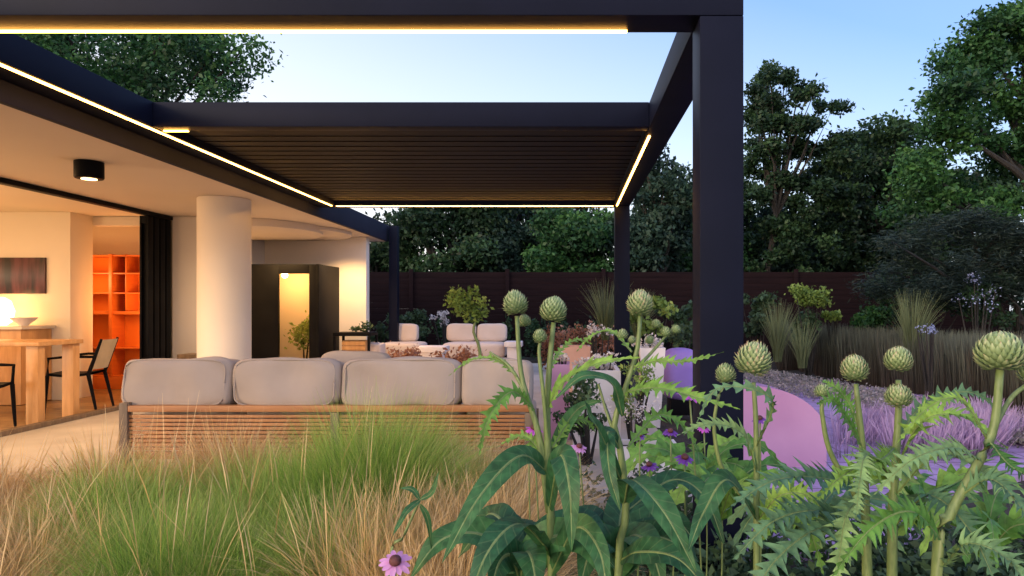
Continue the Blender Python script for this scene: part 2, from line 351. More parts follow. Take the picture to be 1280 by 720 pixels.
def tufts(cents, nb, h, spread, lean, width, t0, t1, rng, droop=.35, seed_head=0.0, segs=4, jitter=.25):
    cents = np.asarray(cents, float); K = len(cents); idx = np.repeat(np.arange(K), nb); n = len(idx)
    an = rng.random(n)*2*math.pi; rr = np.sqrt(rng.random(n))
    base = cents[idx][:, :3].copy(); sp = spread*rr
    base[:,0] += np.cos(an)*sp; base[:,1] += np.sin(an)*sp
    hs = cents[idx][:,3] if cents.shape[1] > 3 else h
    height = hs*(1-jitter+1.4*jitter*rng.random(n)); ln = lean*(.15+.85*rr)*(.5+rng.random(n))
    la = an+rng.normal(size=n)*.5
    tt = np.clip(rng.normal(size=n)*.13, -.3, .3)
    kt = np.random.default_rng(3).normal(size=K)*.08
    return blades(base, height, ln, width*(.7+.6*rng.random(n)), np.clip(t0+tt*.5+kt[idx], 0, 1), np.clip(t1+tt+kt[idx], 0, 1), rng, droop, segs, seed_head, lean_dir=la)

def bez(pts, n):
    """smooth polyline (Catmull-Rom) through pts"""
    pts = [Vector(p) for p in pts]; P0 = [2*pts[0]-pts[1]]+pts+[2*pts[-1]-pts[-2]]; out = []
    seg = len(pts)-1
    for i in range(n+1):
        u = i/n*seg; k = min(int(u), seg-1); t = u-k; a, b, c, d = P0[k:k+4]
        out.append(.5*((2*b)+(c-a)*t+(2*a-5*b+4*c-d)*t*t+(3*b-a-3*c+d)*t**3))
    return out
def leaf(pts, W, m, parent, lobes=0, depth=.6, roll=0.0, fold=.35, tint=.5, name='leaf', wave=.08, rib=.0035, rnd=random):
    n = (lobes*4 if lobes else 26); cl = bez(pts, n); vs = []; lv = []; tn = []
    face = Vector((rnd.uniform(-.3,.3), -.75, .75)); cols = (-1, -.55, -.12, 0, .12, .55, 1)
    ph = rnd.random()*6
    for i, p in enumerate(cl):
        t = i/n; tg = (cl[min(i+1, n)]-cl[max(i-1, 0)]).normalized()
        side = tg.cross(face); side = side.normalized() if side.length > .15 else tg.cross(Vector((0,0,1))).normalized()
        side = Quaternion(tg, roll+.25*math.sin(ph+t*3)) @ side; nor = side.cross(tg).normalized()
        prof = math.sin(math.pi*min(1, .04+.96*t**.75))**.8 if t < 1 else 0
        w = W*max(prof, .02); fwd = 0
        if lobes:
            q = (i % 4)/4; saw = (0.0, .6, 1.0, .3)[i % 4]
            w2 = w*((1-depth)+depth*saw)*1.2; kl = i//4; am = (1+.4*math.sin(ph*3+kl*2.1), 1+.4*math.sin(ph*5+kl*3.7)); fwd = W*.75*saw*depth*prof
        else: w2 = w*(1+.06*math.sin(i*2.9+ph)*(1 if i % 2 else -1)); fwd = 0; am = (1, 1)
        for c in cols:
            ww = (w2*am[0 if c < 0 else 1]*(1 if abs(c) > .9 else .8)) if abs(c) > .5 else w*(.6 if lobes else 1)
            off = side*(c*ww*(1 if abs(c) < .5 else 1))+nor*(fold*abs(c)*w - fold*.35*w*c*c)+tg*fwd*abs(c)**2
            off += nor*wave*W*math.sin(t*17+ph+(2 if c > 0 else 0))*abs(c)**1.5
            vs.append(p+off); lv += [t, c, 0]; tn.append(min(1, max(0, tint+.1*math.sin(t*5+ph))))
    k = len(cols); fs = [(i*k+j, i*k+j+1, (i+1)*k+j+1, (i+1)*k+j) for i in range(n) for j in range(k-1)]
    me = bpy.data.meshes.new(name); me.from_pydata([tuple(v) for v in vs], [], fs)
    a = me.attributes.new('lv', 'FLOAT_VECTOR', 'POINT'); a.data.foreach_set('vector', lv)
    a = me.attributes.new('tint', 'FLOAT', 'POINT'); a.data.foreach_set('value', tn)
    me.polygons.foreach_set('use_smooth', [True]*len(me.polygons)); me.update()
    o = mesh_obj(name, me, m, parent)
    if rib:
        mb = MB(); mb.tube([c for c in cl[:int(n*.85)]], [rib*(1-.8*i/n) for i in range(int(n*.85))], 6); r = mb.build('midrib', M['stem'], o, 2)
    return o
def bud(center, r, parent, tall=1.15, nsc=110, seed=0, name='flower_head', axis=None):
    """artichoke-like head of overlapping pointed scales round an egg core"""
    rg = random.Random(seed); r *= .92; axis = axis or Vector((rg.uniform(-.22,.22), rg.uniform(-.25,.1), 1)).normalized(); op = rg.uniform(.8,1.5); hue = rg.uniform(-.12,.15); vs = []; fs = []; tn = []
    c = Vector(center); q = Vector((0,0,1)).rotation_difference(axis)
    for i in range(12):                       # core
        pass
    N = 10; nsc = int(nsc*1.35)
    for i in range(N+1):
        a = math.pi*i/N
        for k in range(14):
            th = 2*math.pi*k/14; rr = math.sin(a)*(1-.12*math.cos(math.pi-a))
            vs.append(Vector((rr*math.cos(th)*r*.86, rr*math.sin(th)*r*.86, -math.cos(a)*r*.86*tall))); tn.append(.2)
    for i in range(N):
        for k in range(14): fs.append((i*14+k, i*14+(k+1)%14, (i+1)*14+(k+1)%14, (i+1)*14+k))
    for i in range(nsc):
        u = (i+.5)/nsc; a = math.acos(1-2*(.03+.94*u)); th = i*2.39996   # bottom to top
        z = -math.cos(a); rr = math.sin(a)*(1-.15*z)
        o = Vector((rr*math.cos(th), rr*math.sin(th), z*tall))*r*.88
        out = Vector((math.cos(th)*math.sin(a), math.sin(th)*math.sin(a), z)).normalized()
        upv = Vector((-z*math.cos(th), -z*math.sin(th), math.sin(a))).normalized(); side = out.cross(upv)
        L = r*(.42-.12*u)*(1+.2*rg.random()); Wd = r*.16
        tip = (.16+.12*rg.random())*op
        b = len(vs)
        vs += [o-upv*L*.3, o-upv*L*.05+side*Wd+out*r*.05, o+upv*L*.45+side*Wd*.6+out*r*.13, o+upv*L*.9+out*r*tip, o+upv*L*.45-side*Wd*.6+out*r*.13, o-upv*L*.05-side*Wd+out*r*.05, o+upv*L*.2+out*r*.17]
        fs += [(b,b+1,b+6),(b+1,b+2,b+6),(b+2,b+3,b+6),(b+3,b+4,b+6),(b+4,b+5,b+6),(b+5,b,b+6)]
        tt = min(.85, max(.05, .2+.6*rg.random()+hue)); tn += [tt*.5, tt*.8, tt, min(1,tt+.4), tt, tt*.8, tt+.1]
    me = bpy.data.meshes.new(name); me.from_pydata([tuple(c+q@v) for v in vs], [], fs)
    at = me.attributes.new('tint', 'FLOAT', 'POINT'); at.data.foreach_set('value', tn); me.update()
    me.polygons.foreach_set('use_smooth', [True]*len(me.polygons)); me.set_sharp_from_angle(angle=R(35))
    return mesh_obj(name, me, M['bract'], parent)
def shrub(name, label, cat, x, y, z0, clumps, n, size, m, group=None, seed=0, stem=True, flat=1.0, shell=.4, hang=0):
    o = root(name, (x, y, z0), label, cat, group); rng = np.random.default_rng(seed+50)
    v, f, t = leaf_cloud([c[:3] for c in clumps], [c[3:6] for c in clumps], n, size, flat, hang, rng, shell)
    np_mesh('foliage', v, f, m, o, t)
    if stem:
        mb = MB()
        for c in clumps[:8]: mb.tube([(x, y, z0), ((x+c[0])/2, (y+c[1])/2, z0+(c[2]-z0)*.5), c[:3]], [.02,.014,.006], 6)
        mb.build('stem', M['bark'], o, True)
    return o

# ================================================================== THE SETTING
g = MB(); g.add([(-150,-60,-.08),(150,-60,-.08),(150,300,-.08),(-150,300,-.08)], [(0,1,2,3)]); structure('ground', M['soil'], g)
g = MB(); g.box(-5.5, .9, 4.35, 15.2, -.07, 0.0); structure('patio', M['patio'], g)
g = MB(); g.box(-5.5, -2.3, 1.5, 4.35, -.07, -.003); structure('side_path', M['patio'], g)
g = MB(); g.box(-14, -5.56, 2, 12.5, -.06, .012); structure('room_floor', M['oak'], g)
# path winding back through the garden, violet light put into its paving colour
def G(px, py): Y = F*(EYE+.03)/(py-VY); return ((px-VX)*Y/F, Y)
poly = [G(*p) for p in [(905,690),(1120,690),(1160,650),(1190,615),(1290,590),(1420,560),(1420,512),(1290,513),(1180,494),(1100,484),(1030,484),(985,478),(930,474),(905,480),(890,520),(885,590)]]
g = MB(); n = len(poly); g.add([(x,y,-.03) for x,y in poly]+[(x,y,-.12) for x,y in poly], [tuple(range(n))]+[(i,n+i,n+(i+1)%n,(i+1)%n) for i in range(n)])
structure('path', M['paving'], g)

# ================================================================== HOUSE
ZS = EYE+1.27            # soffit
house = root('house', (-6, 9, 0), 'single storey cream house with flat roof, round column and open glazed front', 'house')
XF = -3.50
roof = MB(); roof.box(-15, XF-.05, -2, 13.15, ZS+.02, EYE+1.56); roof.build('roof', M['fascia'], house)
box('fascia', M['fascia'], house, XF-.05, XF, -2, 13.2, ZS-.002, EYE+1.585, .004)
box('fascia', M['fascia'], house, -15, XF-.05, 13.15, 13.2, ZS-.002, EYE+1.585, .004)
g = MB(); g.box(-5.66, XF-.05, -2, 13.15, ZS, ZS+.02); g.build('soffit', M['soffit'], house)
g = MB(); g.box(-14, -5.66, -2, 12.4, ZS+.001, ZS+.018); g.build('room_ceiling', M['inwall'], house)
mb = MB(); pr = [(.288, 0), (.288, ZS-.003)]; mb.lathe(-4.06, 8.0, pr, 48); mb.build('column', M['render'], house, True)
box('wall', M['render'], house, -5.55, -4.8, 9.5, 9.75, 0, ZS-.002)
box('wall', M['render'], house, -7.0, -3.68, 12.3, 12.5, 0, ZS-.002)
box('wall', M['render'], house, -5.54, -5.515, 9.755, 12.3, 0, ZS-.004, 0)
box('wall', M['inwall'], house, -5.9, -5.7, 9.5, 10.6, 0, ZS-.002)
# dining room walls
box('wall', M['inwall'], house, -14, -6.66, 9.07, 9.5, .013, ZS-.001)
box('wall', M['inwall'], house, -14, -5.7, 10.62, 10.8, .013, ZS-.001)
box('wall', M['inwall'], house, -14, -13.8, 2, 9.07, .013, ZS-.001)
box('header', M['inwall'], house, -6.66, -5.7, 9.5, 9.62, ZS-.13, ZS-.002)
# sliding track, threshold and folded doors
box('door_track', M['black'], house, -5.64, -5.54, -1, 9.5, ZS-.055, ZS-.003)
box('threshold', M['teakleg'], house, -5.55, -5.47, 2, 9.0, 0.001, .05)
for i in range(4):
    y0 = 8.98+i*.135
    d = MB(); 
    for a in ((-5.68,-5.655),(-5.585,-5.56)): d.box(a[0], a[1], y0, y0+.1, .03, ZS-.06, .004)
    d.box(-5.655, -5.585, y0, y0+.1, .03, .13, .004); d.box(-5.655, -5.585, y0, y0+.1, ZS-.16, ZS-.06, .004)
    dd = d.build('folding_door', M['black'], house, True)
    box('pane', M['black'], dd, -5.655, -5.585, y0+.04, y0+.055, .13, ZS-.16, 0)
# curved dropped ceiling ring next to the column
mb = MB(); mb.lathe(-4.95, 10.6, [(1.0, ZS-.13), (1.04, ZS-.11), (1.04, ZS-.004)], 48); mb.build('curved_bulkhead', M['soffit'], house, True)
mb = MB(); mb.lathe(-4.75, 11.3, [(1.05, ZS-.07), (1.08, ZS-.06), (1.08, ZS-.006)], 48); mb.build('curved_bulkhead', M['soffit'], house, True)
# entrance box with a glazed door
zt = EYE+.718
door = MB()
door.box(-5.4, -4.84, 11.3, 11.36, 0, zt-.003, .003); door.box(-4.33, -4.215, 11.3, 11.36, 0, zt-.003, .003)
door.box(-4.84, -4.33, 11.3, 11.36, zt-.16, zt-.003, .003); door.box(-4.84, -4.33, 11.3, 11.36, 0, .12, .003)
door.box(-4.215, -4.165, 11.295, 12.3, 0, zt, .003); door.box(-5.4, -4.215, 11.37, 12.3, zt-.05, zt, .003); door.box(-5.4, -5.35, 11.37, 12.3, 0, zt-.06)
porch = door.build('entrance_box', M['black'], house, True)
box('glass', M['glass'], porch, -4.838, -4.332, 11.33, 11.336, .121, zt-.161, 0)
box('lining', M['inwall'], porch, -5.34, -4.22, 12.27, 12.295, .02, zt-.06, 0)
box('lining', M['inwall'], porch, -4.25, -4.222, 11.4, 12.26, .02, zt-.06, 0)
lt = bpy.data.lights.new('porch_lamp', 'POINT'); lt.energy = 16; lt.color = (1,.5,.16); lt.shadow_soft_size = .05
o = bpy.data.objects.new('porch_lamp', lt); C.objects.link(o); o.location = (-4.9, 11.7, 1.8)
# post under the roof corner
box('roof_post', M['frame'], house, -3.46, -3.3, 13.02, 13.18, 0, EYE+1.56)
# soffit downlight
dl = root('ceiling_light', (-4.19, 5.93, ZS), 'black cylindrical downlight fixed under the cream roof overhang', 'ceiling light')
mb = MB(); mb.lathe(-4.19, 5.93, [(.105, ZS-.15), (.112, ZS-.14), (.112, ZS-.004)], 32); mb.build('housing', M['black'], dl, True)
mb = MB(); mb.lathe(-4.19, 5.93, [(.06, ZS-.156), (.06, ZS-.151)], 24); mb.build('bulb', M['lampglow'], dl)
def spot(x, y, z, e, ang=110, col=(1,.66,.36), s=.05, name='downlight_and_fill'):
    l = bpy.data.lights.new(name, 'SPOT'); l.energy = e; l.spot_size = R(ang); l.spot_blend = .8; l.color = col; l.shadow_soft_size = s
    o = bpy.data.objects.new(name, l); C.objects.link(o); o.location = (x, y, z); return o
spot(-4.19, 5.93, ZS-.17, 70, 165)
spot(-4.0, 9.2, ZS-.05, 60, 150)  # added fill behind the column, no fixture there
spot(-3.9, 11.6, ZS-.09, 75, 140, (1,.6,.25))  # added fill to brighten the end wall, no fixture there
spot(-4.75, 10.9, ZS-.16, 70, 160, (1,.58,.22))  # added fill for the entrance recess, unseen source
def pointl(x, y, z, e, col=(1,.60,.27), s=.15, name='room_lamp'):
    l = bpy.data.lights.new(name, 'POINT'); l.energy = e; l.color = col; l.shadow_soft_size = s
    o = bpy.data.objects.new(name, l); C.objects.link(o); o.location = (x, y, z); return o
pointl(-7.4, 6.6, 1.9, 24); pointl(-6.4, 5.0, 1.9, 22); pointl(-7.2, 9.9, 1.7, 6, (1,.5,.2)); pointl(-6.1, 9.9, 1.3, 8, (1,.46,.16))
pointl(-10, 7.0, 1.9, 36)

# ================================================================== PERGOLA
zb, zt2 = EYE+1.4, EYE+1.6
perg = root('pergola', (-1.3, 6.3, 0), 'anthracite metal louvred pergola with warm light strips along its beams', 'pergola')
XR0, XR1 = .62, .835; XL1, XL0 = -3.24, XF+.004; YF0, YF1 = 3.26, 3.47; YB0, YB1 = 9.37, 9.57; YM0, YM1 = 5.28, 5.42
box('post', M['frame'], perg, XR0+.005, XR1, YF0, YF1-.01, -.07, zb-.002, .006)
box('post', M['frame'], perg, XR0+.005, XR1-.005, YB0, YB1, 0, zb-.002, .006)
def beam(*a): return box('beam', M['frame'], perg, *a, .006)
bf = beam(XL0, XR1, YF0, YF1, zb, zt2); bb = beam(XL0, XR1, YB0, YB1, zb, zt2)
bl = beam(XL0, XL1, YF1+.002, YB0-.002, zb, zt2-.003); br_ = beam(XR0, XR1, YF1+.002, YB0-.002, zb, zt2-.003)
bmid = beam(XL1+.002, XR0-.002, YM0, YM1, zb+.003, zt2-.006)
def led(x0, x1, y0, y1, par=None):
    box('light_strip', M['led'], perg, x0, x1, y0, y1, zb-.010, zb-.001, .002)
led(-3.2, .29, YF1-.042, YF1-.022)
led(XL1-.044, XL1-.022, YF1+.02, YB0-.02)
led(XR0+.02, XR0+.04, YM1+.12, YB0-.02)
led(XL1+.02, XR0-.02, YB0+.004, YB0+.024)
led(XL1+.03, XL1+.22, YM0+.09, YM0+.115)
y = YM1+.03; i = 0
while y < YB0-.1:
    l = MB(); l.add([(XL1+.01,y,zb+.06),(XR0-.01,y,zb+.06),(XR0-.01,y+.183,zb+.066),(XL1+.01,y+.183,zb+.066),
                     (XL1+.01,y,zb+.1),(XR0-.01,y,zb+.1),(XR0-.01,y+.183,zb+.106),(XL1+.01,y+.183,zb+.106)],
                    [(3,2,1,0),(4,5,6,7),(0,1,5,4),(2,3,7,6),(0,4,7,3),(1,2,6,5)])
    l.build('louvre', M['louvre'], perg); y += .185

# ================================================================== FURNITURE
def sofa_from_behind():
    o = root('garden_sofa', (-1.6, 5.2, 0), 'long slatted teak sofa with four grey-beige back cushions, seen from behind the grasses', 'sofa')
    x0, x1 = -3.2, -.26; yb = 4.86
    def slat(z, h): 
        return (x0+.05, x1-.05, yb-.012, yb+.012, z, z+h)
    mb = MB(); z = .2
    while z < .48: mb.box(*slat(z, .021), .003); z += .029
    mb.build('slat_panel', M['teak'], o, True)
    box('top_rail', M['teak'], o, x0, x1, yb-.03, yb+.04, .505, .55, .006)
    box('base_rail', M['teak'], o, x0+.05, x1-.05, yb+.02, yb+.06, .16, .2, .004)
    for x in (x0, -1.7, x1-.06): box('leg', M['teakleg'], o, x, x+.06, yb-.035, yb+.03, 0, .502 if x > x0+.1 else .57, .006)
    for x in (x0, x1-.06): box('leg', M['teakleg'], o, x, x+.06, yb+.82, yb+.88, 0, .4, .006)
    box('seat_frame', M['teak'], o, x0+.05, x1-.05, yb+.06, yb+.86, .24, .31, .006)
    xs = [-3.25, -2.45, -1.66, -.785, -.27]
    for i in range(4):
        w = xs[i+1]-xs[i]+.002; c = (xs[i]+xs[i+1])/2
        pnorm_cushion(c, yb+.17, .69, w, .29, .365, 6.0, R(-7), i+1, .014).build('back_cushion', M['cushion'], o, 2)
        hw_, hh_, yy_ = w/2*.905, .365/2*.905, -.29/2*.89; ol = []; rt = Matrix.Rotation(R(-7), 3, 'X')
        for a in range(49):
            an = 2*math.pi*a/48; cx_, cz_ = math.cos(an), math.sin(an); q = (abs(cx_)**6.5+abs(cz_)**6.5)**(-1/6.5)
            ol.append(rt @ Vector((cx_*q*hw_, yy_, cz_*q*hh_))+Vector((c, yb+.17, .69)))
        mb = MB(); mb.tube(ol, .0055, 6); mb.build('piping', M['cushion'], o, 2)
        pnorm_cushion(c, yb+.52, .41, w, .66, .19, 6, 0, i+4, .005).build('seat_cushion', M['cushion'], o, 2)
sofa_from_behind()
def lounge(label, x0, x1, y, backs, top=.84, seat=.47, group=None, facing=1, m='cushion_far', name='garden_armchair', cat='armchair', bx=None, depth=.75):
    """seat facing the camera when facing=1 (its back is at the far side)"""
    o = root(name, ((x0+x1)/2, y, 0), label, cat, group)
    yb = y+(depth-.2 if facing > 0 else 0)
    for xx in (x0, x1-.05):
        for yy in (y+.02, y+depth-.07): box('leg', M['teakleg'], o, xx, xx+.05, yy, yy+.05, 0, .2, .004)
    box('seat_frame', M['teak'], o, x0, x1, y, y+depth, .2, .27, .006)
    pnorm_cushion((x0+x1)/2, y+depth/2, .27+(seat-.27)/2+.01, x1-x0-.01, depth-.02, seat-.27, 6, 0, 1, .003).build('seat_cushion', M[m], o, 2)
    bx0, bx1 = bx or (x0, x1); wd = (bx1-bx0)/backs
    for i in range(backs):
        pnorm_cushion(bx0+wd*(i+.5), yb+.1, (seat+top)/2, wd-.02, .2, top-seat, 5, R(-6), i, .004).build('back_cushion', M[m], o, 2)
    return o
def X(px, Y): return (px-VX)*Y/F
lounge('single pink-beige armchair with one back cushion, left of the far two-seat sofa', X(480,13), X(532,13), 12.6, 1, top=.93, seat=.58, bx=(X(488,13.2), X(523,13.2)))
lounge('far two-seat sofa with two pink-beige back cushions in front of the dark fence', X(555,13), X(633,13), 12.6, 2, top=.93, seat=.58, name='garden_sofa', cat='sofa')
lounge('low pink-beige lounge chair with its back just behind the long slatted sofa', X(402,6.1), X(492,6.1), 5.95, 1, top=.86, seat=.45, facing=-1, m='cushion', name='lounge_chair', cat='lounge chair')
o = root('footstool', (X(470,12), 12, 0), 'small upholstered footstool left of the far armchair', 'footstool')
pnorm_cushion(X(470,12), 12, .5, .27, .4, .26, 5).build('cushion', M['cushion_far'], o, 2); box('base', M['teak'], o, X(463,12), X(477,12), 11.85, 12.15, 0, .37)
def block_table(label, x0, x1, y0, y1, z):
    o = root('garden_table', ((x0+x1)/2, (y0+y1)/2, 0), label, 'table', 'white low tables')
    box('table_top', M['white'], o, x0, x1, y0, y1, z-.1, z, .02); box('base', M['white'], o, x0+.05, x1-.05, y0+.05, y1-.05, 0, z-.1, .01)
block_table('white block table between far armchair and far sofa', X(518,11.5), X(556,11.5), 11.5, 12.0, .58)
block_table('white block table right of the far two-seat sofa', X(630,12.4), X(652,12.4), 12.4, 12.8, .62)
# side table by the house wall with log basket
xa, xb, ya = X(416,11.5), X(462,11.5), 11.5
o = root('side_table', ((xa+xb)/2, ya, 0), 'black metal side table standing against the cream wall by the entrance', 'table')
box('table_top', M['black'], o, xa, xb, ya, ya+.5, .76, .82)
for xx in (xa, xb-.04):
    for yy in (ya, ya+.46): box('leg', M['black'], o, xx, xx+.04, yy, yy+.04, 0, .758)
o = root('wooden_crate', ((xa+xb)/2, ya+.2, 0), 'pale wooden crate under the black side table', 'crate')
mb = MB()
for k in range(5): mb.box(xa+.12, xb-.1, ya+.1, ya+.12, .3+k*.075, .36+k*.075)
mb.build('slats', M['table_wood'], o); box('box_body', M['table_wood'], o, xa+.12, xb-.1, ya+.13, ya+.4, 0, .68)
shrub('potted_herb', 'small leafy herbs on top of the black side table', 'plant', xb-.12, ya+.25, .82, [(xb-.12,ya+.25,.92,.12,.1,.1),(xb-.3,ya+.25,.88,.12,.08,.05)], 260, .025, M['leaf_shrub'], seed=4)
# low stool by the column
o = root('stool', (X(241,9.2), 9.2, 0), 'low dark wooden stool by the wall left of the round column', 'stool')
box('seat', M['teakleg'], o, X(229,9.2), X(252,9.2), 9.05, 9.35, .56, .62)
for xx in (X(231,9.2), X(248,9.2)):
    for yy in (9.07, 9.3): box('leg', M['teakleg'], o, xx, xx+.03, yy, yy+.03, 0, .558)
# plant inside entrance
shrub('potted_plant', 'potted plant seen through the glazed entrance door', 'plant', -4.6, 11.8, 0, [(-4.62,11.8,.75,.26,.2,.25),(-4.5,11.8,.95,.15,.15,.2)], 500, .04, M['leaf_lime'], seed=6)

# dining room
tb = root('dining_table', (-6.6, 7.6, 0), 'oak dining table standing inside the open room', 'table')
box('table_top', M['table_wood'], tb, -7.9, -5.56, 7.12, 7.78, .84, .885, .006)
for xx in (-7.85, -5.72):
    for yy in (7.15, 7.66): box('leg', M['table_wood'], tb, xx, xx+.13, yy, yy+.1, .013, .838, .006)
def dining_chair(label, x, y, rz):
    o = root('dining_chair', (x, y, .013), label, 'chair', 'dining chairs around the oak table', rz)
    T = Matrix.Translation((x, y, .013)) @ Matrix.Rotation(rz, 4, 'Z')
    def tb_(name, pts, r, m='black'):
        mb = MB(); mb.tube([T @ Vector(p) for p in pts], r, 8); return mb.build(name, M[m], o, True)
    for s in (-1, 1):     # faces +y locally
        tb_('leg', [(s*.25,.22,.44),(s*.255,.235,.2),(s*.26,.25,0)], [.021,.018,.013])
        tb_('leg', [(s*.24,-.19,.44),(s*.25,-.24,.2),(s*.26,-.28,0)], [.022,.018,.013])
        tb_('back_post', [(s*.24,-.19,.44),(s*.245,-.25,.62),(s*.25,-.33,.86)], [.022,.02,.014])
        tb_('armrest', [(s*.25,.22,.44),(s*.275,.2,.64),(s*.275,0,.66),(s*.25,-.25,.65)], [.018,.016,.016,.016])
    mb = MB(); vs = []
    for i in range(9):
        for k in range(2):
            yy = -.2+i*.052; zz = .465-.02*math.sin(i/8*math.pi)-.01*(k)
            for s in (-1, 1): vs.append(T @ Vector((s*.235, yy, zz-.02*k)))
    fs = []
    for i in range(8):
        a = i*4; fs += [(a,a+1,a+5,a+4),(a+2,a+6,a+7,a+3),(a,a+4,a+6,a+2),(a+1,a+3,a+7,a+5)]
    mb.add(vs, fs); mb.build('seat', M['black'], o)
    mb = MB(); vs = []
    for i in range(7):
        t = i/6; zz = .50+.35*t; yy = -.21-.11*t
        for j in range(7):
            u = j/6*2-1
            for k in range(2): vs.append(T @ Vector((u*.24, yy-.05*(1-u*u)-.014*k, zz)))
    fs = []
    for i in range(6):
        for j in range(6):
            a = i*14+j*2; fs += [(a,a+2,a+16,a+14),(a+1,a+15,a+17,a+3)]
    mb.add(vs, fs); mb.build('backrest', M['sling'], o, True)
dining_chair('black framed chair with woven back at the right end of the dining table', -5.92, 8.2, R(105))
dining_chair('black framed woven chair on the near long side of the dining table', -5.98, 6.78, R(8))
# sideboard on the back wall
o = root('sideboard', (-7.6, 8.75, 0), 'pale counter against the rear wall of the dining room', 'sideboard')
box('worktop', M['inwall'], o, -9.5, -6.85, 8.5, 9.06, .97, 1.01); box('cabinet', M['table_wood'], o, -9.45, -6.9, 8.55, 9.06, .02, .968)
o = root('table_lamp', (-7.35, 8.75, 1.01), 'glowing rounded table lamp on the pale counter', 'lamp')
mb = MB(); mb.lathe(-7.35, 8.75, [(.08,1.012),(.15,1.07),(.17,1.2),(.13,1.33),(.06,1.38)], 24); mb.build('lamp_shade', M['lampglow'], o, True)
o = root('glass_bowl', (-7.05, 8.72, 1.01), 'pale bowl on the counter right of the glowing lamp', 'bowl')
mb = MB(); mb.lathe(-7.0, 8.72, [(.05,1.012),(.06,1.03),(.14,1.1),(.15,1.12),(.12,1.105)], 24); mb.build('bowl_body', M['white'], o, True)
o = root('vase', (-7.62, 8.7, 1.01), 'slim cream vase on the counter left of the glowing lamp', 'vase')
mb = MB(); mb.lathe(-7.62, 8.7, [(.05,1.012),(.075,1.1),(.06,1.22),(.03,1.3),(.04,1.35)], 24); mb.build('vase_body', M['white'], o, True)
o = root('wall_picture', (-7.3, 9.05, 1.7), 'dark maroon picture hanging on the dining room wall', 'picture')
box('canvas', M['art'], o, -8.6, X(57,9.05), 9.035, 9.066, EYE+.18, EYE+.66, .003)
# amber cabinet
o = root('display_cabinet', (-6.7, 10.4, 0), 'tall amber lit cabinet with shelves at the back of the room', 'cabinet')
x0, x1 = -7.6, -5.95
box('back_panel', M['amber'], o, x0, x1, 10.56, 10.6, .2, 2.05)
for xx in (x0, X(140,10.3)-.02, x1-.04): box('upright', M['amber_dark'], o, xx, xx+.05, 10.25, 10.559, .2, 2.05)
box('upright', M['amber_dark'], o, X(158,10.3), X(158,10.3)+.02, 10.27, 10.559, 1.2, 2.05)
for z in (.2, .62, 1.14, 1.45, 1.75, 2.02): box('shelf', M['amber_dark'], o, x0+.05, x1-.04, 10.27, 10.558, z, z+(.05 if z == 1.14 else .022))
box('plinth', M['amber_dark'], o, x0, x1, 10.25, 10.6, .013, .198)

# ================================================================== FENCE
fn = root('garden_fence', (0, 17, 0), 'dark brown horizontal board fence along the back of the garden', 'fence')
mb = MB(); z = 0
while z < 2.1: mb.box(-14, 11, 17, 17.03, z, z+.1515, .006); z += .152
mb.build('board_panel', M['dark_wood'], fn, True)
for k in range(11): box('post', M['dark_wood'], fn, -13.6+2.4*k, -13.5+2.4*k, 16.93, 16.998, -.08, 2.2)

# ================================================================== TREES
def T(px, py, Y): p = P(px, py, Y); return p.x, p.y, p.z
GL = -.08
# tree above the roof, upper left
cl = []
rg = np.random.default_rng(5)
for i in range(60):
    a = rg.random()*2*math.pi; e = rg.random(); rr = math.sqrt(rg.random())
    px, py = 165+150*rr*math.cos(a), 70+75*rr*math.sin(a)
    if px > 250 and py < 60: continue
    c = T(px, py, 17+2.5*(rg.random()-.5)*2); r = .5+.5*rg.random(); cl.append((*c, r, r, r*.75))
tree('leafy tree rising above the house roof at upper left', -11.6, 17, GL, 9, cl, 30000, .06, M['leaf_mid'], .2, seed=2)
# dense dark trees behind the fence
spec = [  # px centre, Y, half-width px, top py, bottom py, mat, size, n, label
 (480, 21, 60, 262, 345, 'leaf_dark', .11, 3800, 'thin dark tree beside the roof corner with sky showing through'),
 (560, 20, 60, 238, 350, 'leaf_dark', .11, 8000, 'dark dense tree behind the fence above the far sofa'),
 (645, 21, 60, 225, 350, 'leaf_blue', .11, 9000, 'bluish dark tree behind the fence at the middle of the garden'),
 (722, 19, 50, 262, 345, 'leaf_mid', .10, 7000, 'mid green rounded tree hanging over the fence left of the back pergola post'),
 (700, 24, 80, 215, 340, 'leaf_dark', .13, 5200, 'tall loose dark tree behind the mid green rounded one'),
 (820, 19, 50, 168, 330, 'leaf_blue', .11, 7500, 'tall bluish green tree between the two right pergola posts'),
 (850, 22, 60, 250, 350, 'leaf_mid', .11, 7000, 'lower green tree behind the gap between the pergola posts'),
 (905, 24, 50, 220, 350, 'leaf_dark', .12, 6000, 'dark tree hidden mostly by the large front pergola post'),
]
for i, (px, Y, hw, tp, bp_, mm, sz, n, lab) in enumerate(spec):
    hw *= 1.15; x = X(px, Y); z0 = P(px, bp_, Y).z; z1 = P(px, tp, Y).z; rx = hw*Y/F
    cl = random_clumps(x, Y, z0, z1-.2, rx, 1.6, 34, .62, 20+i, .35)
    tree(lab, x, Y, GL, z1, cl, int(n*2.2), sz*.66, M[mm], .14, seed=30+i)
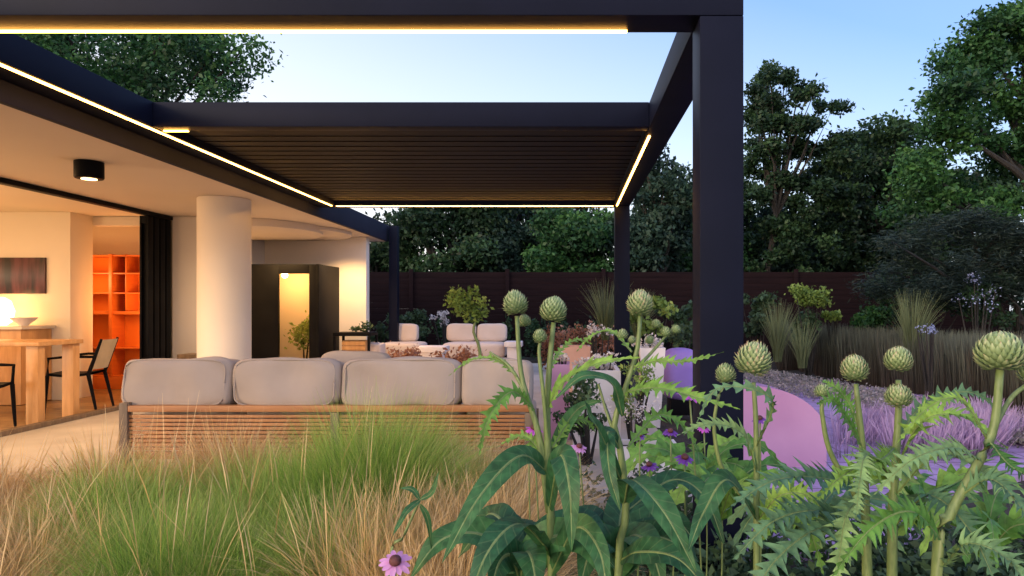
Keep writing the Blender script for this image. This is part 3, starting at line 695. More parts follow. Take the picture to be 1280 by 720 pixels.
# tall layered tree right of the front post (bare trunk, flat sprays)
Y = 21; cl = []
rg = np.random.default_rng(9)
for (px, py, w, h) in [(975,95,34,9),(950,108,34,10),(1010,118,34,9),(965,130,45,10),(1035,135,22,7),(945,150,30,9),(1000,155,45,10),(1050,170,30,8),(965,182,38,9),(1022,190,42,9),(940,205,25,8),(1060,205,36,9),(1005,222,45,9),(950,245,22,8),(1050,238,42,9),(1020,262,42,10),(1075,262,30,10),(975,285,34,12),(1035,292,45,12)]:
    for k in range(4):
        c = T(px+rg.normal()*w*.45, py+rg.normal()*4, Y+rg.normal()*.7); r = w*Y/F*.5; cl.append((*c, r, r*.9, h*Y/F*1.5))
for k in range(46):
    c = T(930+130*rg.random(), 130+215*rg.random(), Y+rg.normal()*.8); cl.append((*c, .45, .45, .28))
tree('tall layered tree with a slim forked trunk right of the front pergola post', X(962,Y), Y, GL, 7.6, cl, 36000, .07, M['leaf_dark'], .10, flat=.8, seed=3, shell=.1)
# darker mass between
cl = random_clumps(X(1095,24), 24, 2.2, P(0,165,24).z, 80*24/F, 2, 90, .7, 77, .3)
tree('dark bushy tree with thin top twigs between the layered tree and the big right tree', X(1095,24), 24, GL, 7.5, cl, 36000, .08, M['leaf_dark'], .15, seed=4)
cl = random_clumps(X(1000,26), 26, 1.6, P(0,265,26).z, 120*26/F, 2, 90, .8, 78, .2)
tree('low dark spreading tree behind the black end of the fence', X(1000,26), 26, GL, 5, cl, 26000, .10, M['leaf_blue'], .15, seed=14)
# big broadleaf tree at the right
Y = 15; cl = []; rg = np.random.default_rng(12)
for i in range(110):
    t_ = rg.random(); py = 15+270*t_
    left = 1262-62*t_**.5-75*min(1, t_*1.4)
    if t_ < .35 and rg.random() < .25: left -= 22
    px = left+ (1420-left)*rg.random()**1.2
    c = T(px, py, Y+rg.normal()*.9); r = .36+.32*rg.random(); cl.append((*c, r*1.15, r*1.1, r*.6))
tree('big green broadleaf tree at the right edge', X(1330,Y), Y, GL, 7.6, cl, 62000, .055, M['leaf_mid'], .22, flat=.8, seed=5, shell=.3)
# feathery low tree in front of it
Y = 11.5; cl = []
for i in range(150):
    a = rg.random()*math.pi; rr = rg.random()**.6
    px = 1225+140*rr*math.cos(a); py = 372-105*rr*math.sin(a)*(1-.15*math.cos(a)); c = T(px, py, Y+rg.normal()*.6)
    cl.append((*c, .42, .42, .2))
tree('dark feathery spreading tree overhanging the tall grasses at the right', X(1262,Y), Y, GL, 2.2, cl, 60000, .05, M['leaf_feather'], .08, flat=.3, seed=6, shell=.15, aspect=.14, trunk_top=1.5)
cl = random_clumps(X(1195,23), 23, 1.2, P(0,235,23).z, 70*23/F, 2, 50, .8, 79, .2)
tree('dark tree filling the gap above the feathery tree', X(1195,23), 23, GL, 5, cl, 14000, .10, M['leaf_dark'], .15, seed=16)
# far hedge that closes the view
rg = np.random.default_rng(15); cc = []; rr_ = []
for i in range(260):
    x = -30+62*rg.random(); cc.append((x, 29+rg.normal()*.8, 3.4*rg.random())); rr_.append((1.2,1,.9))
v, f, t_ = leaf_cloud(cc, rr_, 30000, .19, rng=rg)
hed = np_mesh('hedge', v, f, M['leaf_dark'], None, t_); prop(hed, 'dark hedge mass closing the far end of the garden', 'hedge', kind='stuff')

# ================================================================== MID-GARDEN PLANTING
# little lime tree behind the sofa
Y = 7.5; cl = []
for (px, py, r) in [(572,368,15),(590,366,12),(566,376,13),(582,380,17),(600,388,15),(592,395,14),(603,377,10),(575,390,12)]:
    c = T(px, py, Y+random.uniform(-.08,.08)); q = r*Y/F; cl.append((*c, q, q, q*.8))
o = root('small_tree', P(598,470,Y), 'small lime leaved standard tree behind the long sofa', 'small tree')
mb = MB(); mb.tube(bez([P(598,500,Y), P(600,440,Y), P(592,415,Y), P(594,398,Y), P(583,378,Y)], 12), [.022-.001*i for i in range(13)], 7); mb.build('trunk', M['stem'], o, True)
v, f, t_ = leaf_cloud([c[:3] for c in cl], [c[3:] for c in cl], 620, .026, rng=np.random.default_rng(8), shell=.3); np_mesh('crown', v, f, M['leaf_lime'], o, t_)
# rusty bed, ferns and bed shrubs
def bed(name, label, cat, x0, x1, y0, y1, h, n, size, m, seed, k=60, z=0.0):
    rg = np.random.default_rng(seed); cc = [(x0+(x1-x0)*rg.random(), y0+(y1-y0)*rg.random(), z+h*(.3+.6*rg.random())) for _ in range(k)]
    v, f, t_ = leaf_cloud(cc, [(.14,.14,h*.35)]*k, n, size, rng=rg, shell=.2)
    return prop(np_mesh(name, v, f, m, None, t_), label, cat, kind='stuff')
bed('bedding_plants', 'rusty brown bedding plants behind the sofa', 'bedding plants', X(482,9.5), X(600,9.5), 9.3, 10.0, .62, 3600, .028, M['rust'], 1)
bed('bedding_plants', 'rusty pink bedding plants in front of the fence', 'bedding plants', X(675,13), X(775,13), 12.9, 14, .84, 2600, .035, M['rust'], 2)
bed('border_shrubs', 'dark green low border planting along the fence', 'border plants', -3.6, 3.6, 15.3, 16.6, .95, 7000, .05, M['leaf_dark'], 3, 90)
rgs = random.Random(4)
def simple_shrub(label, px, py0, py1, hw, Y, m, n, size, seed, name='shrub', cat='shrub', group='garden shrubs', k=9):
    rg = np.random.default_rng(seed); cl = []
    for i in range(k):
        c = T(px+hw*.6*rg.normal()*.8, py1+(py0-py1)*(.25+.65*rg.random()), Y+rg.normal()*.12); r = hw*Y/F*.5; cl.append((*c, r, r, r*.75))
    x = X(px, Y); return shrub(name, label, cat, x, Y, GL, cl, n, size, M[m], group, seed)
simple_shrub('dark fern-like shrub by the fence behind the far armchair', 520, 388, 425, 22, 14.5, 'leaf_shrub', 700, .05, 1)
simple_shrub('pale white flowering shrub between far armchair and far sofa', 556, 388, 412, 12, 14.8, 'white_flower', 200, .03, 2)
simple_shrub('grey green shrub just right of the cream house wall', 478, 392, 440, 16, 13.6, 'leaf_shrub', 600, .045, 3)
simple_shrub('yellow green leafy shrub right of the back pergola post', 815, 368, 425, 26, 10, 'leaf_lime', 700, .04, 5)
simple_shrub('dark green shrub left of the front pergola post', 848, 375, 440, 24, 11, 'leaf_shrub', 900, .05, 6)
simple_shrub('dense dark shrub right of the front pergola post', 950, 365, 450, 26, 13, 'leaf_shrub', 1300, .05, 7)
simple_shrub('round clipped lime topiary ball above the dark grasses', 1013, 360, 386, 22, 12.5, 'leaf_lime', 1500, .035, 8, 'topiary', k=14)
simple_shrub('dark shrub under the clipped lime topiary ball', 1008, 388, 448, 22, 12.6, 'leaf_shrub', 1200, .05, 9)
simple_shrub('light green mounded shrub right of the topiary ball', 1095, 388, 410, 30, 13, 'leaf_mid', 1400, .045, 10)
simple_shrub('small lime shrub just right of the topiary ball', 1043, 386, 404, 12, 13, 'leaf_lime', 400, .04, 11)
simple_shrub('blue flowering shrub under the feathery tree', 1222, 340, 395, 26, 10.5, 'blue_flower', 160, .02, 12)
simple_shrub('dark leafy shrub under the feathery tree', 1222, 335, 420, 36, 10.9, 'leaf_dark', 1500, .035, 13)
simple_shrub('pale blue flower clump at the top edge of the dark grasses', 1163, 405, 420, 12, 8.6, 'blue_flower', 140, .014, 14)
simple_shrub('dark low shrub behind the dark grasses at the far right', 1150, 350, 410, 60, 13.5, 'leaf_dark', 2600, .05, 15)
def spiky(label, px, py0, py1, Y, n, lean, m, seed, width=.012, group='spiky grass clumps', name='grass_clump'):
    rg = np.random.default_rng(seed); c = P(px, py1, Y); h = (py1-py0)*Y/F
    o = root(name, (c.x, Y, c.z), label, 'grass clump', group)
    v, f, t_ = tufts([(c.x, Y, c.z, h)], n, h, .06, lean, width, .2, .75, rg, .3, jitter=.3); np_mesh('leaves', v, f, m, o, t_)
spiky('spiky green clump directly left of the back pergola post', 757, 350, 425, 11, 260, .45, M['spiky'], 1)
spiky('spiky pale clump directly right of the back pergola post', 797, 362, 425, 11, 200, .35, M['spiky'], 2)
spiky('tall yellow green upright clump right of the front post', 972, 378, 452, 10.5, 260, .3, M['spiky'], 3)
spiky('short upright clump at the left end of the dark grasses', 1003, 400, 460, 10.2, 120, .25, M['spiky'], 4)
spiky('yellow green upright clump rising above the dark grasses', 1140, 365, 450, 10.2, 300, .35, M['spiky'], 5)
# band of dark tall grasses
rg = np.random.default_rng(21); pts = []
for i in range(420):
    u = rg.random(); px = 975+430*u; py = 458+62*max(0,(px-990)/290)**1.1; Y0 = F*EYE/(py-VY)+rg.random()*1.6
    x = X(px, Y0) ; pts.append((x, Y0, GL, .82+.15*rg.random()))
v, f, t_ = tufts(pts, 110, .85, .16, .10, .008, .15, .8, rg, .2, seed_head=.3, jitter=.22)
prop(np_mesh('tall_grass', v, f, M['grass_dusk'], None, t_), 'band of tall dark brown and green grasses across the right of the garden', 'tall grass', kind='stuff')
# mauve grey ground cover, a strip in front of them
rg = np.random.default_rng(22); cc = []
for i in range(700):
    u = rg.random(); px = 930+470*u; py0 = 450+60*max(0,(px-940)/340); py = py0+6+26*rg.random()*(.6+.5*u); Y0 = F*(EYE-.1)/(py-VY); cc.append((X(px,Y0), Y0, .02+.05*rg.random()))
v, f, t_ = leaf_cloud(cc, [(.22,.26,.07)]*len(cc), 26000, .02, rng=rg, shell=.2)
prop(np_mesh('ground_cover', v, f, M['mauve_cover'], None, t_), 'low mauve grey ground cover along the curved lilac-lit path', 'ground cover', kind='stuff')
# lavender spikes beside the path
rg = np.random.default_rng(23); pts = []
for i in range(150):
    px = rg.choice([1040+50*rg.random(), 1240+120*rg.random()]) if rg.random() < .14 else 1118+130*rg.random(); py = 535+45*rg.random(); Y0 = F*(EYE+.08)/(py-VY); pts.append((X(px,Y0), Y0, GL, .30+.10*rg.random()))
v, f, t_ = tufts(pts, 48, .4, .13, .14, .006, .0, .85, rg, .2, seed_head=.6, jitter=.25)
prop(np_mesh('lavender', v, f, M['lavender'], None, t_), 'bristly lavender plants growing beside the lilac-lit path', 'lavender', kind='stuff')
# curved wall, its lilac is violet light put into the colour
o = root('garden_wall', (1.5, 5.6, 0), 'smooth rendered low wall, violet light put into its colour, with a rounded end behind the cardoons', 'wall')
prof = []
xw0, xw1, ht = 1.2, 2.06, .62
outline = [(xw0, -.07), (xw0, ht)]+[(xw1-.62+.62*math.sin(a), ht-.4+.4*math.cos(a)) for a in [R(i*9) for i in range(11)]]+[(xw1, -.07)]
n = len(outline); mb = MB(); mb.add([(x, 5.45, z) for x, z in outline]+[(x, 5.75, z) for x, z in outline], [tuple(range(n))[::-1], tuple(range(n, 2*n))]+[(i, (i+1)%n, n+(i+1)%n, n+i) for i in range(n)])
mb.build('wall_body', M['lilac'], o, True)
# pouf with the violet light painted into its fabric
Yq = 8.0
o = root('pouf', (X(852,Yq), Yq, 0), 'round garden pouf, violet light put into its colour, beside the large front post', 'pouf')
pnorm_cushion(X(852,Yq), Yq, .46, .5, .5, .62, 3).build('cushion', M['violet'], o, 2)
box('base', M['black'], o, X(852,Yq)-.15, X(852,Yq)+.15, Yq-.15, Yq+.15, 0, .18)
# white planters and pots
def planter(label, x0, x1, y0, y1, z, taper=0, m='white', zi=.04):
    o = root('planter', ((x0+x1)/2, (y0+y1)/2, 0), label, 'planter', 'rendered planters on the terrace')
    bm = bmesh.new(); 
    mb = MB(); t = taper
    mb.add([(x0+t,y0+t,0),(x1-t,y0+t,0),(x1-t,y1-t,0),(x0+t,y1-t,0),(x0,y0,z),(x1,y0,z),(x1,y1,z),(x0,y1,z),
            (x0+.04,y0+.04,z),(x1-.04,y0+.04,z),(x1-.04,y1-.04,z),(x0+.04,y1-.04,z),(x0+.04,y0+.04,z-zi),(x1-.04,y0+.04,z-zi),(x1-.04,y1-.04,z-zi),(x0+.04,y1-.04,z-zi)],
           [(0,3,2,1),(0,1,5,4),(1,2,6,5),(2,3,7,6),(3,0,4,7),(4,5,9,8),(5,6,10,9),(6,7,11,10),(7,4,8,11),(8,9,13,12),(9,10,14,13),(10,11,15,14),(11,8,12,15)])
    bm.free(); mb.build('planter_body', M[m], o)
    box('soil', M['soil'], o, x0+.041, x1-.041, y0+.041, y1-.041, z-.12, z-zi+.005, 0)
planter('low wide white planter behind the central cardoon', X(716,6), X(776,6), 6.0, 6.6, EYE-.56)
planter('tapered tall white planter left of the violet-lit pouf', X(800,7), X(832,7), 7.0, 7.3, EYE-.42, .05)
planter('pale terracotta planter on the terrace left of the back post', X(700,9.8), X(738,9.8), 9.7, 10.1, EYE-.56, .02, 'terracotta')
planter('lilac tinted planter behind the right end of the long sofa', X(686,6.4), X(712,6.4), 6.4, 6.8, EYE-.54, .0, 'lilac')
planter('long low white planter under the cardoons left of the front post', X(770,4.9), X(850,4.9), 4.9, 5.2, .24)
simple_shrub('white flowering plant filling the low wide white planter', 745, 438, 466, 24, 6.3, 'white_flower', 420, .018, 21, 'flowering_plant', 'flowering plant', 'white flowering plants')
simple_shrub('white round flower heads left of the back post', 748, 406, 424, 14, 9, 'white_flower', 300, .02, 22, 'flowering_plant', 'flowering plant', 'white flowering plants')
simple_shrub('white flowers on top of the tapered white planter', 815, 420, 440, 18, 7.15, 'white_flower', 300, .016, 23, 'flowering_plant', 'flowering plant', 'white flowering plants')
simple_shrub('white flowers hanging over the lilac tinted planter', 700, 440, 455, 12, 6.6, 'white_flower', 160, .016, 24, 'flowering_plant', 'flowering plant', 'white flowering plants')
simple_shrub('green shrub in the bed beside the tapered planter', 845, 405, 440, 22, 8.8, 'leaf_shrub', 600, .03, 25)
simple_shrub('loose green and white plant in front of the low wide white planter', 735, 470, 560, 34, 5.4, 'leaf_shrub', 900, .022, 31, 'flowering_plant', 'flowering plant', 'white flowering plants')
simple_shrub('loose leafy plant between the two white planters', 792, 450, 540, 26, 5.8, 'leaf_lime', 500, .02, 32, 'flowering_plant', 'flowering plant', 'white flowering plants')
simple_shrub('white star flowers low beside the front post', 790, 500, 530, 34, 5.0, 'white_flower', 300, .011, 26, 'flowering_plant', 'flowering plant', 'white flowering plants')

# ================================================================== FOREGROUND GRASSES
rg = np.random.default_rng(31)
def gmask(fn, k, x0, x1, y0, y1, h):
    out = []
    while len(out) < k:
        x = x0+(x1-x0)*rg.random(); y = y0+(y1-y0)*rg.random(); hh = fn(x, y)
        if hh: out.append((x, y, GL, hh*h*(.78+.42*rg.random())))
    return out
def px_of(x, y): return VX+F*x/y
# green mounds
def f_green(x, y):
    px = px_of(x, y)
    if 95 < px < 425 and 2.45 < y < 3.5: return 1.0
    if -120 < px < 130 and 1.7 < y < 2.3: return .8
    return 0
pts = gmask(f_green, 80, -3.6, -.7, 1.7, 3.5, .60)
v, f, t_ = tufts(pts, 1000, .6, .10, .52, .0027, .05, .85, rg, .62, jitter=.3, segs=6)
prop(np_mesh('green_grass', v, f, M['grass_green'], None, t_), 'soft green ornamental grass mounded in front of the sofa', 'grass', kind='stuff')
# tan grasses everywhere round them
def f_tan(x, y):
    px = px_of(x, y)
    if y > 2.95 and 345 < px < 560: return 0
    if y > 3.9 and x < -1.2: return 0 if x < -2.9 else 1.2
    if 420 < px < 655 and y > 1.9: return 1.12
    if px < 90 and y > 2.2: return .92 if x > -3.6 else 0
    if 95 < px < 425 and 2.4 < y < 3.55: return .95 if rg.random() < .04 else 0
    if y < 2.0 and px < 560: return .66
    if px < 600 and y < 2.6: return .78
    return 0
pts = gmask(f_tan, 330, -3.5, -.05, 1.35, 4.1, .51)
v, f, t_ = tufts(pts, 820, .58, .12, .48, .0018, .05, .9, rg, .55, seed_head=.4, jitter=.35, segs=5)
prop(np_mesh('tan_grass', v, f, M['grass_tan'], None, t_), 'dry tan ornamental grass with feathery seed heads filling the front bed', 'grass', kind='stuff')
pts = gmask(lambda x, y: 1, 60, -3.4, -.3, 2.3, 4.2, .74)
v, f, t_ = tufts(pts, 7, .8, .12, .25, .0024, .5, .92, rg, .25, seed_head=1, jitter=.25)
prop(np_mesh('seed_stalks', v, f, M['grass_tan'], None, t_), 'long thin pale seed stalks standing above the grasses', 'grass', kind='stuff')
# distinct green clump in front of the sofa
c = P(462, 560, 3.45); o = root('grass_clump', (c.x, 3.45, GL), 'bright green fountain grass clump leaning against the middle of the sofa back', 'grass clump')
rgc = np.random.default_rng(61)
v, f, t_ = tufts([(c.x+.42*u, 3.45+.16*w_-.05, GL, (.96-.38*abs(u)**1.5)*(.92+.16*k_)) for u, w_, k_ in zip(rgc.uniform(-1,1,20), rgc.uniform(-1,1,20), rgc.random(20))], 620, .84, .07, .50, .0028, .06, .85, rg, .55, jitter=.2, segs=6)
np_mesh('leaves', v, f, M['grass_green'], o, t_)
# low green understory on the right
rg2 = np.random.default_rng(41); cc = []
for i in range(420):
    px = 640+760*rg2.random(); py = (585 if px < 950 else 655)+170*rg2.random(); Y0 = F*(EYE-.12)/(py-VY); cc.append((X(px,Y0), Y0, -.04+.2*rg2.random()))
v, f, t_ = leaf_cloud(cc, [(.16,.16,.10)]*len(cc), 16000, .024, rng=rg2, shell=.2)
prop(np_mesh('low_plants', v, f, M['leaf_shrub'], None, t_), 'low dark green leafy ground plants under the cardoons', 'ground cover', kind='stuff')

# ================================================================== CARDOONS
RN = random.Random(11)
def stem(o, pts, r0, r1, name='stem'):
    cl = bez(pts, 16); mb = MB(); mb.tube(cl, [r0+(r1-r0)*i/16 for i in range(17)], 9); return mb.build(name, M['stem'], o, 2)
def L(o, pts, W, m='cardoon', lobes=9, depth=.6, roll=0, tint=None, fold=.35, rib=.0035, wave=.1):
    W *= .8 if lobes else .62; depth = min(.85, depth*1.25); rib *= .7; lobes = int(lobes*1.9)
    return leaf(pts, W, M[m], o, lobes, depth, roll, fold, RN.random() if tint is None else tint, rib=rib, rnd=RN, wave=wave)
def PP(Y, *pts):      # list of (px, py) or (px, py, dY)
    return [P(p[0], p[1], Y+(p[2] if len(p) > 2 else 0)) for p in pts]
G2 = 'cardoon plants in the front bed'
# A: centre left
Y = 1.75; o = root('cardoon', (P(690,720,Y).x, Y, GL), 'tall cardoon with two pointed buds right of centre beside the sofa end', 'cardoon', G2)
stem(o, [Vector((P(690,800,Y).x, Y, GL))]+PP(Y,(690,700),(686,600),(684,520),(687,455),(692,403)), .013, .0062)
stem(o, PP(Y,(684,590),(668,520),(640,462,.03),(612,440,.05)), .007, .003)
stem(o, PP(Y,(686,640),(672,540),(652,470,.02),(646,395,.02)), .009, .0055)
stem(o, PP(Y,(685,560),(680,500,-.02),(674,445,-.02),(675,428,-.02)), .006, .004)
bud(P(644,379,Y+.02), .030, o, 1.15, seed=1); bud(P(692,387,Y), .034, o, 1.05, seed=2); bud(P(655,401,Y+.06), .018, o, 1, 70, seed=3); bud(P(675,420,Y-.02), .018, o, 1.1, 70, seed=4)
L(o, PP(Y,(684,510),(705,478,-.05),(745,455,-.12),(800,447,-.2)), .030, lobes=10, depth=.3, tint=.9)
L(o, PP(Y,(668,512),(640,490,-.05),(612,520,-.1),(598,570,-.12)), .026, lobes=10, depth=.5, tint=.6)
L(o, PP(Y,(684,590),(650,570,-.08),(600,620,-.18),(552,705,-.25)), .050, 'broad', lobes=0, tint=.6)
L(o, PP(Y,(686,640),(700,570,-.12),(712,610,-.2),(715,690,-.22)), .052, 'broad', lobes=0, roll=.25, tint=.4)
L(o, PP(Y,(692,600),(700,548,.04),(722,512,.06),(752,500,.05)), .034, lobes=0, m='broad', tint=.9)
L(o, PP(Y,(688,690),(650,655,-.15),(610,690,-.25),(580,770,-.3)), .055, 'broad', lobes=0, tint=.3)
L(o, PP(Y,(688,600),(672,560,.03),(650,545,.05),(620,560,.05)), .022, lobes=8, tint=.7)
L(o, PP(Y,(690,560),(710,530,.05),(730,525,.08),(745,540,.1)), .022, lobes=8, tint=.7)
L(o, PP(Y,(646,470,.02),(620,450,.05),(590,450,.08),(560,470,.1)), .016, lobes=8, tint=.8)
L(o, PP(Y,(684,470),(700,440,.1),(720,425,.14),(740,430,.16)), .014, lobes=8, tint=.8)
L(o, PP(Y,(688,720),(720,660,-.1),(750,690,-.2),(760,760,-.25)), .05, 'broad', lobes=0, tint=.5)
# B: centre right
Y = 1.65; o = root('cardoon', (P(775,720,Y).x, Y, GL), 'branched cardoon with a high pale bud in front of the back pergola post', 'cardoon', G2)
stem(o, [Vector((P(772,800,Y).x, Y, GL))]+PP(Y,(772,720),(783,640),(775,560),(768,530),(780,490),(796,440),(800,395)), .011, .005)
stem(o, PP(Y,(775,560),(760,520,.02),(748,480,.04)), .005, .003)
stem(o, PP(Y,(786,470),(815,440,.03),(832,420,.04)), .005, .003)
bud(P(800,379,Y), .030, o, 1.1, seed=5)
for k, (px, py, r) in enumerate([(832,415,.014),(820,405,.012),(845,412,.012),(778,418,.014),(790,425,.011),(812,425,.012)]): bud(P(px,py,Y+.04), r, o, 1, 50, seed=10+k)
L(o, PP(Y,(778,520),(765,480,-.03),(730,470,-.08),(694,498,-.1)), .030, lobes=0, m='broad', tint=.8)
L(o, PP(Y,(790,460),(820,452,-.05),(860,452,-.1),(905,440,-.15)), .018, lobes=9, tint=.8)
L(o, PP(Y,(780,490),(820,485,-.06),(865,495,-.12),(925,512,-.16)), .030, lobes=11, depth=.5, tint=.8)
L(o, PP(Y,(776,600),(752,545,-.1),(738,520,-.15),(730,500,-.18)), .028, 'broad', lobes=0, tint=.5)
L(o, PP(Y,(780,630),(790,600,-.12),(830,640,-.25),(870,715,-.3)), .058, 'broad', lobes=0, tint=.55)
L(o, PP(Y,(774,560),(760,540,-.05),(762,590,-.12),(776,640,-.15)), .032, 'broad', lobes=0, roll=.3, tint=.3)
L(o, PP(Y,(784,560),(820,520,.1),(850,530,.12),(880,570,.12)), .026, lobes=9, tint=.6)
L(o, PP(Y,(790,440),(765,415,.05),(740,420,.08),(720,440,.08)), .014, lobes=8, tint=.7)
L(o, PP(Y,(782,640),(840,600,.1),(880,620,.05),(905,680,.0)), .05, 'broad', lobes=0, tint=.3)
L(o, PP(Y,(776,700),(800,690,-.1),(850,700,-.2),(900,760,-.25)), .05, 'broad', lobes=0, tint=.2)
# C: in front of the post
Y = 1.55; o = root('cardoon', (P(950,740,Y).x, Y, GL), 'cardoon with a large and a small round bud in front of the large pergola post', 'cardoon', G2)
stem(o, [Vector((P(948,820,Y).x, Y, GL))]+PP(Y,(946,700),(946,600),(945,530),(942,478)), .009, .005)
stem(o, PP(Y,(946,640),(905,590),(893,540),(897,500),(906,480)), .006, .003)
bud(P(942,449,Y), .038, o, 1.1, seed=20); bud(P(907,467,Y), .022, o, 1.1, 80, seed=21)
L(o, PP(Y,(945,560),(965,500,-.1),(900,485,-.12),(870,530,-.15)), .018, 'cardoon_grey', lobes=9, depth=.6)
L(o, PP(Y,(946,590),(930,545,-.1),(890,530,-.15),(845,545,-.2)), .026, 'cardoon_grey', lobes=11, depth=.55, tint=.9)
L(o, PP(Y,(948,650),(975,620,-.05),(1010,620,-.08),(1040,650,-.1)), .03, 'cardoon', lobes=10, depth=.55, tint=.9)
L(o, PP(Y,(946,650),(910,600,-.1),(880,640,-.15),(860,690,-.2)), .04, 'broad', lobes=0, tint=.4)
L(o, PP(Y,(948,680),(980,640,-.1),(1010,660,-.15),(1030,720,-.2)), .03, 'cardoon', lobes=10, tint=.6)
# D: right middle
Y = 1.5; o = root('cardoon', (P(1118,740,Y).x, Y, GL), 'wide silvery cardoon with four stacked buds over the lilac-lit path', 'cardoon', G2)
stem(o, [Vector((P(1116,830,Y).x, Y, GL))]+PP(Y,(1115,700),(1118,600),(1123,520),(1123,475)), .013, .006)
stem(o, PP(Y,(1085,760),(1082,640),(1078,560),(1070,480)), .012, .0055)
stem(o, PP(Y,(1082,640),(1040,570),(1028,520),(1028,500)), .007, .004)
bud(P(1123,449,Y), .030, o, 1.0, seed=30); bud(P(1123,495,Y-.03), .028, o, .95, seed=31); bud(P(1068,460,Y), .029, o, 1.1, seed=32); bud(P(1028,489,Y), .017, o, .9, 70, seed=33)
for k, a in enumerate([
    [(1078,560),(1055,520,-.05),(1040,500,-.08),(1020,505,-.1)], [(1080,620),(1040,600,-.12),(970,600,-.2),(905,640,-.25)],
    [(1080,670),(1030,640,-.12),(970,650,-.2),(915,700,-.25)], [(1118,590),(1150,530,-.1),(1200,520,-.15),(1260,560,-.2)],
    [(1118,560),(1150,510,.05),(1210,490,.08),(1260,520,.1)], [(1118,620),(1170,570,-.1),(1230,590,-.2),(1290,650,-.25)],
    [(1075,540),(1062,505,.05),(1045,485,.08),(1025,475,.1)], [(1116,660),(1160,620,-.15),(1210,660,-.25),(1250,740,-.3)],
    [(1082,680),(1030,660,-.15),(970,700,-.25),(930,770,-.3)], [(1118,560),(1100,575,-.15),(1060,590,-.22),(1020,625,-.28)],
    [(1084,620),(1060,640,-.15),(1050,690,-.2),(1045,760,-.25)], [(1118,600),(1085,570,-.18),(1075,600,-.25),(1070,650,-.3)]]):
    L(o, PP(Y,*a), (.026,.038,.04,.036,.022,.034,.02,.04,.04,.034,.03,.03)[k], 'cardoon_grey' if k % 3 else 'cardoon', lobes=13 if k % 2 else 11, depth=.62, roll=(-.3,.2,.1)[k%3])
# E: right edge
Y = 1.25; o = root('cardoon', (P(1180,760,Y).x, Y, GL), 'nearest cardoon carrying the largest bud at the right edge', 'cardoon', G2)
stem(o, [Vector((P(1165,900,Y).x, Y, GL))]+PP(Y,(1170,720),(1190,640),(1225,575),(1243,530),(1250,462)), .011, .007)
stem(o, PP(Y,(1235,550),(1262,500,.03),(1285,480,.04)), .005, .004)
bud(P(1250,440,Y), .043, o, .9, 120, seed=40); bud(P(1288,462,Y+.04), .024, o, 1.1, 80, seed=41)
for k, a in enumerate([
    [(1235,550),(1200,500,-.02),(1160,510,-.03),(1120,555,-.05)], [(1225,575),(1190,560,-.05),(1140,575,-.1),(1090,620,-.12)],
    [(1235,550),(1260,580,-.05),(1290,600,-.08),(1330,640,-.1)], [(1200,620),(1240,600,-.05),(1280,640,-.1),(1310,700,-.12)],
    [(1180,680),(1140,640,-.05),(1090,660,-.08),(1040,720,-.1)], [(1175,710),(1210,680,-.05),(1260,700,-.1),(1300,760,-.12)]]):
    L(o, PP(Y,*a), (.016,.028,.024,.03,.034,.034)[k], 'cardoon_grey' if k % 2 else 'cardoon', lobes=12, depth=.6)
# F: young sprout at lower left
Y = 1.7; o = root('cardoon_shoot', (P(520,720,Y).x, Y, GL), 'young blue green shoot with four leaves standing in the tan grass', 'plant')
stem(o, [Vector((P(500,800,Y).x, Y, GL))]+PP(Y,(487,720),(505,670),(525,625)), .005, .003)
for a, W in (([(525,625),(540,615),(548,590)],.014), ([(525,625),(515,612),(500,610)],.012), ([(525,625),(508,640,-.05),(490,672,-.1)],.016), ([(525,630),(535,650),(540,690)],.012)):
    L(o, PP(Y,*a), W, 'broad', lobes=0, tint=.8, rib=.002)
# low silvery leaves bottom right as plants of their own
def rosette(label, px, py, Y, n, Ln, W, m, seed):
    rr = random.Random(seed); b = P(px, py, Y); b.z = max(GL, b.z)
    o = root('leafy_plant', (b.x, Y, GL), label, 'plant', 'low leafy plants in the front bed')
    for i in range(n):
        a = 2*math.pi*i/n+rr.uniform(-.3,.3); ll = Ln*rr.uniform(.7,1.1); d = Vector((math.cos(a), math.sin(a)*.9, 0))
        pts = [b, b+d*ll*.3+Vector((0,0,ll*.45)), b+d*ll*.7+Vector((0,0,ll*.5)), b+d*ll+Vector((0,0,ll*.2))]
        leaf(pts, W, M[m], o, 8 if m != 'broad' else 0, .6, rr.uniform(-.3,.3), .3, rr.random(), rnd=rr, rib=.002)
rosette('low silvery divided leaf rosette at the bottom right', 1010, 690, 1.7, 11, .26, .028, 'cardoon_grey', 1)
rosette('low green leaf rosette beneath the branched cardoon', 900, 650, 2.2, 10, .3, .03, 'cardoon', 2)
rosette('low dark broad leaf rosette beneath the pointed bud cardoon', 650, 730, 1.8, 9, .28, .045, 'broad', 3)
rosette('low green rosette at the bottom right corner', 1230, 700, 1.6, 11, .26, .028, 'cardoon', 4)
rosette('green divided rosette between the two right cardoons', 1150, 660, 2.2, 11, .34, .03, 'cardoon', 5)
rosette('green divided rosette in front of the large post', 870, 620, 2.6, 10, .36, .034, 'cardoon', 6)
rosette('dark broad rosette at the bottom centre', 770, 720, 1.9, 9, .3, .05, 'broad', 7)

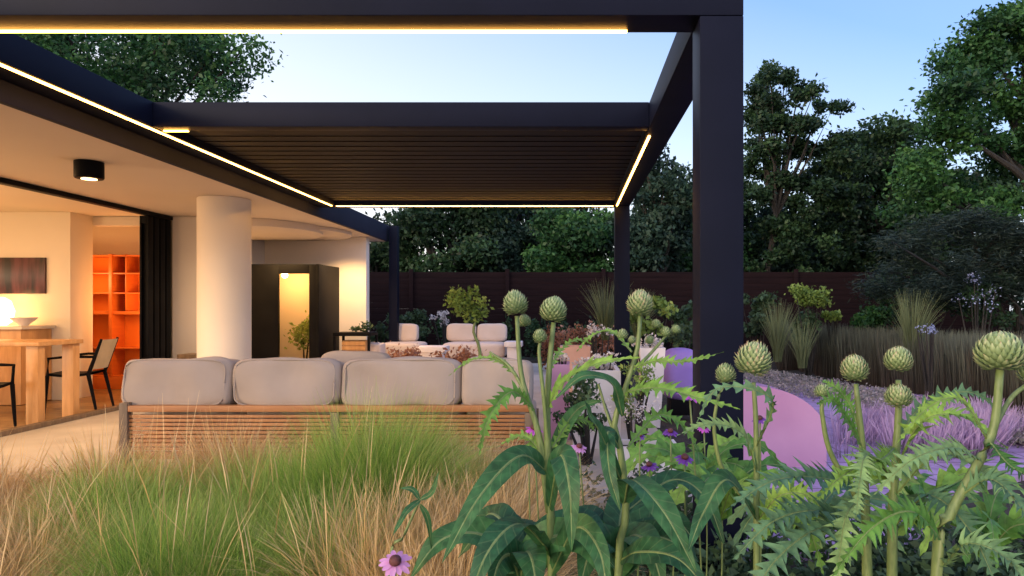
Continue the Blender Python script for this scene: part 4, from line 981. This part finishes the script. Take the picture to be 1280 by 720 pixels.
# ================================================================== CONEFLOWERS
def coneflower(label, px, py, Y, r, m, tilt=.3, n=13, base=None, seed=0):
    rr = random.Random(seed); c = P(px, py, Y); b = Vector((c.x+rr.uniform(-.05,.05), Y+.03, GL))
    o = root('coneflower', b, label, 'flower', 'coneflowers among the cardoons')
    st = MB(); cl = bez([b, b.lerp(c, .5)+Vector((.015,0,0)), c], 10); st.tube(cl, .0028, 6); st.build('stem', M['stem'], o, 2)
    ax = Vector((rr.uniform(-.3,.3), -tilt, 1)).normalized(); q = Vector((0,0,1)).rotation_difference(ax)
    mb = MB(); mb.lathe(0, 0, [(.001,-.1),(.25,-.02),(.38,.12),(.36,.3),(.22,.44),(.02,.5)], 14)
    mb.v = [tuple(c+q@(Vector(v)*r)) for v in mb.v]; mb.build('cone', M['cone'], o, 2)
    vs = []; fs = []; tn = []
    for i in range(n):
        a = 2*math.pi*i/n+rr.uniform(-.1,.1); ll = rr.uniform(.85,1.1); dr = rr.uniform(.1,.4)
        d = Vector((math.cos(a), math.sin(a), 0)); s = Vector((-d.y, d.x, 0)); k = len(vs)
        for t, wd in ((.2,.08),(.5,.17),(.8,.17),(1,.05)):
            for u in (-1, 0, 1):
                p = d*t*ll+s*u*wd+Vector((0,0,-dr*t*t+(.03 if u else 0))); vs.append(c+q@(p*r)); tn.append(.3+.5*rr.random()*t)
        for j in range(3):
            for u in range(2): fs.append((k+j*3+u, k+j*3+u+1, k+(j+1)*3+u+1, k+(j+1)*3+u))
    np_mesh('petals', np.array([tuple(v) for v in vs]), np.array(fs), m, o, np.array(tn))
coneflower('pink coneflower with a dark centre at the bottom edge in the grass', 494, 703, 1.6, .038, M['palepink'], .7, seed=1)
coneflower('magenta coneflower in front of the large pergola post', 862, 493, 2.0, .038, M['pink'], .3, seed=2)
coneflower('deep purple coneflower left of the foot of the large post', 856, 573, 2.1, .032, M['purple'], .3, seed=3)
coneflower('small deep purple bloom left of the other deep purple one', 812, 582, 2.0, .026, M['purple'], .2, seed=4)
coneflower('pink purple coneflower left of the central cardoon stems', 667, 536, 2.2, .030, M['pink'], .3, seed=5)
coneflower('pale pink coneflower low between the two central cardoons', 724, 559, 2.2, .028, M['palepink'], .3, seed=6)
coneflower('small purple coneflower right of the large post over the lilac-lit wall', 950, 524, 2.2, .026, M['purple'], .2, seed=7)
coneflower('tiny pink bloom low on the left of the central cardoon', 661, 562, 2.4, .03, M['palepink'], .2, seed=8)
coneflower('tiny magenta bloom near the ground between the cardoons', 795, 667, 2.0, .016, M['pink'], .4, seed=9)
coneflower('dark purple bloom just above the two deep purple coneflowers', 838, 540, 2.3, .027, M['purple'], .3, seed=11)
coneflower('vivid magenta bloom level with the foot of the white planter', 880, 535, 2.4, .026, M['pink'], .3, seed=12)
coneflower('half hidden purple bloom low between post and right cardoon', 902, 590, 2.3, .026, M['purple'], .3, seed=13)
coneflower('small violet bloom right of the branched cardoon stem', 800, 545, 2.2, .02, M['purple'], .3, seed=14)
coneflower('pale lilac bloom below the purple coneflowers', 855, 600, 2.3, .028, M['palepink'], .3, seed=10)
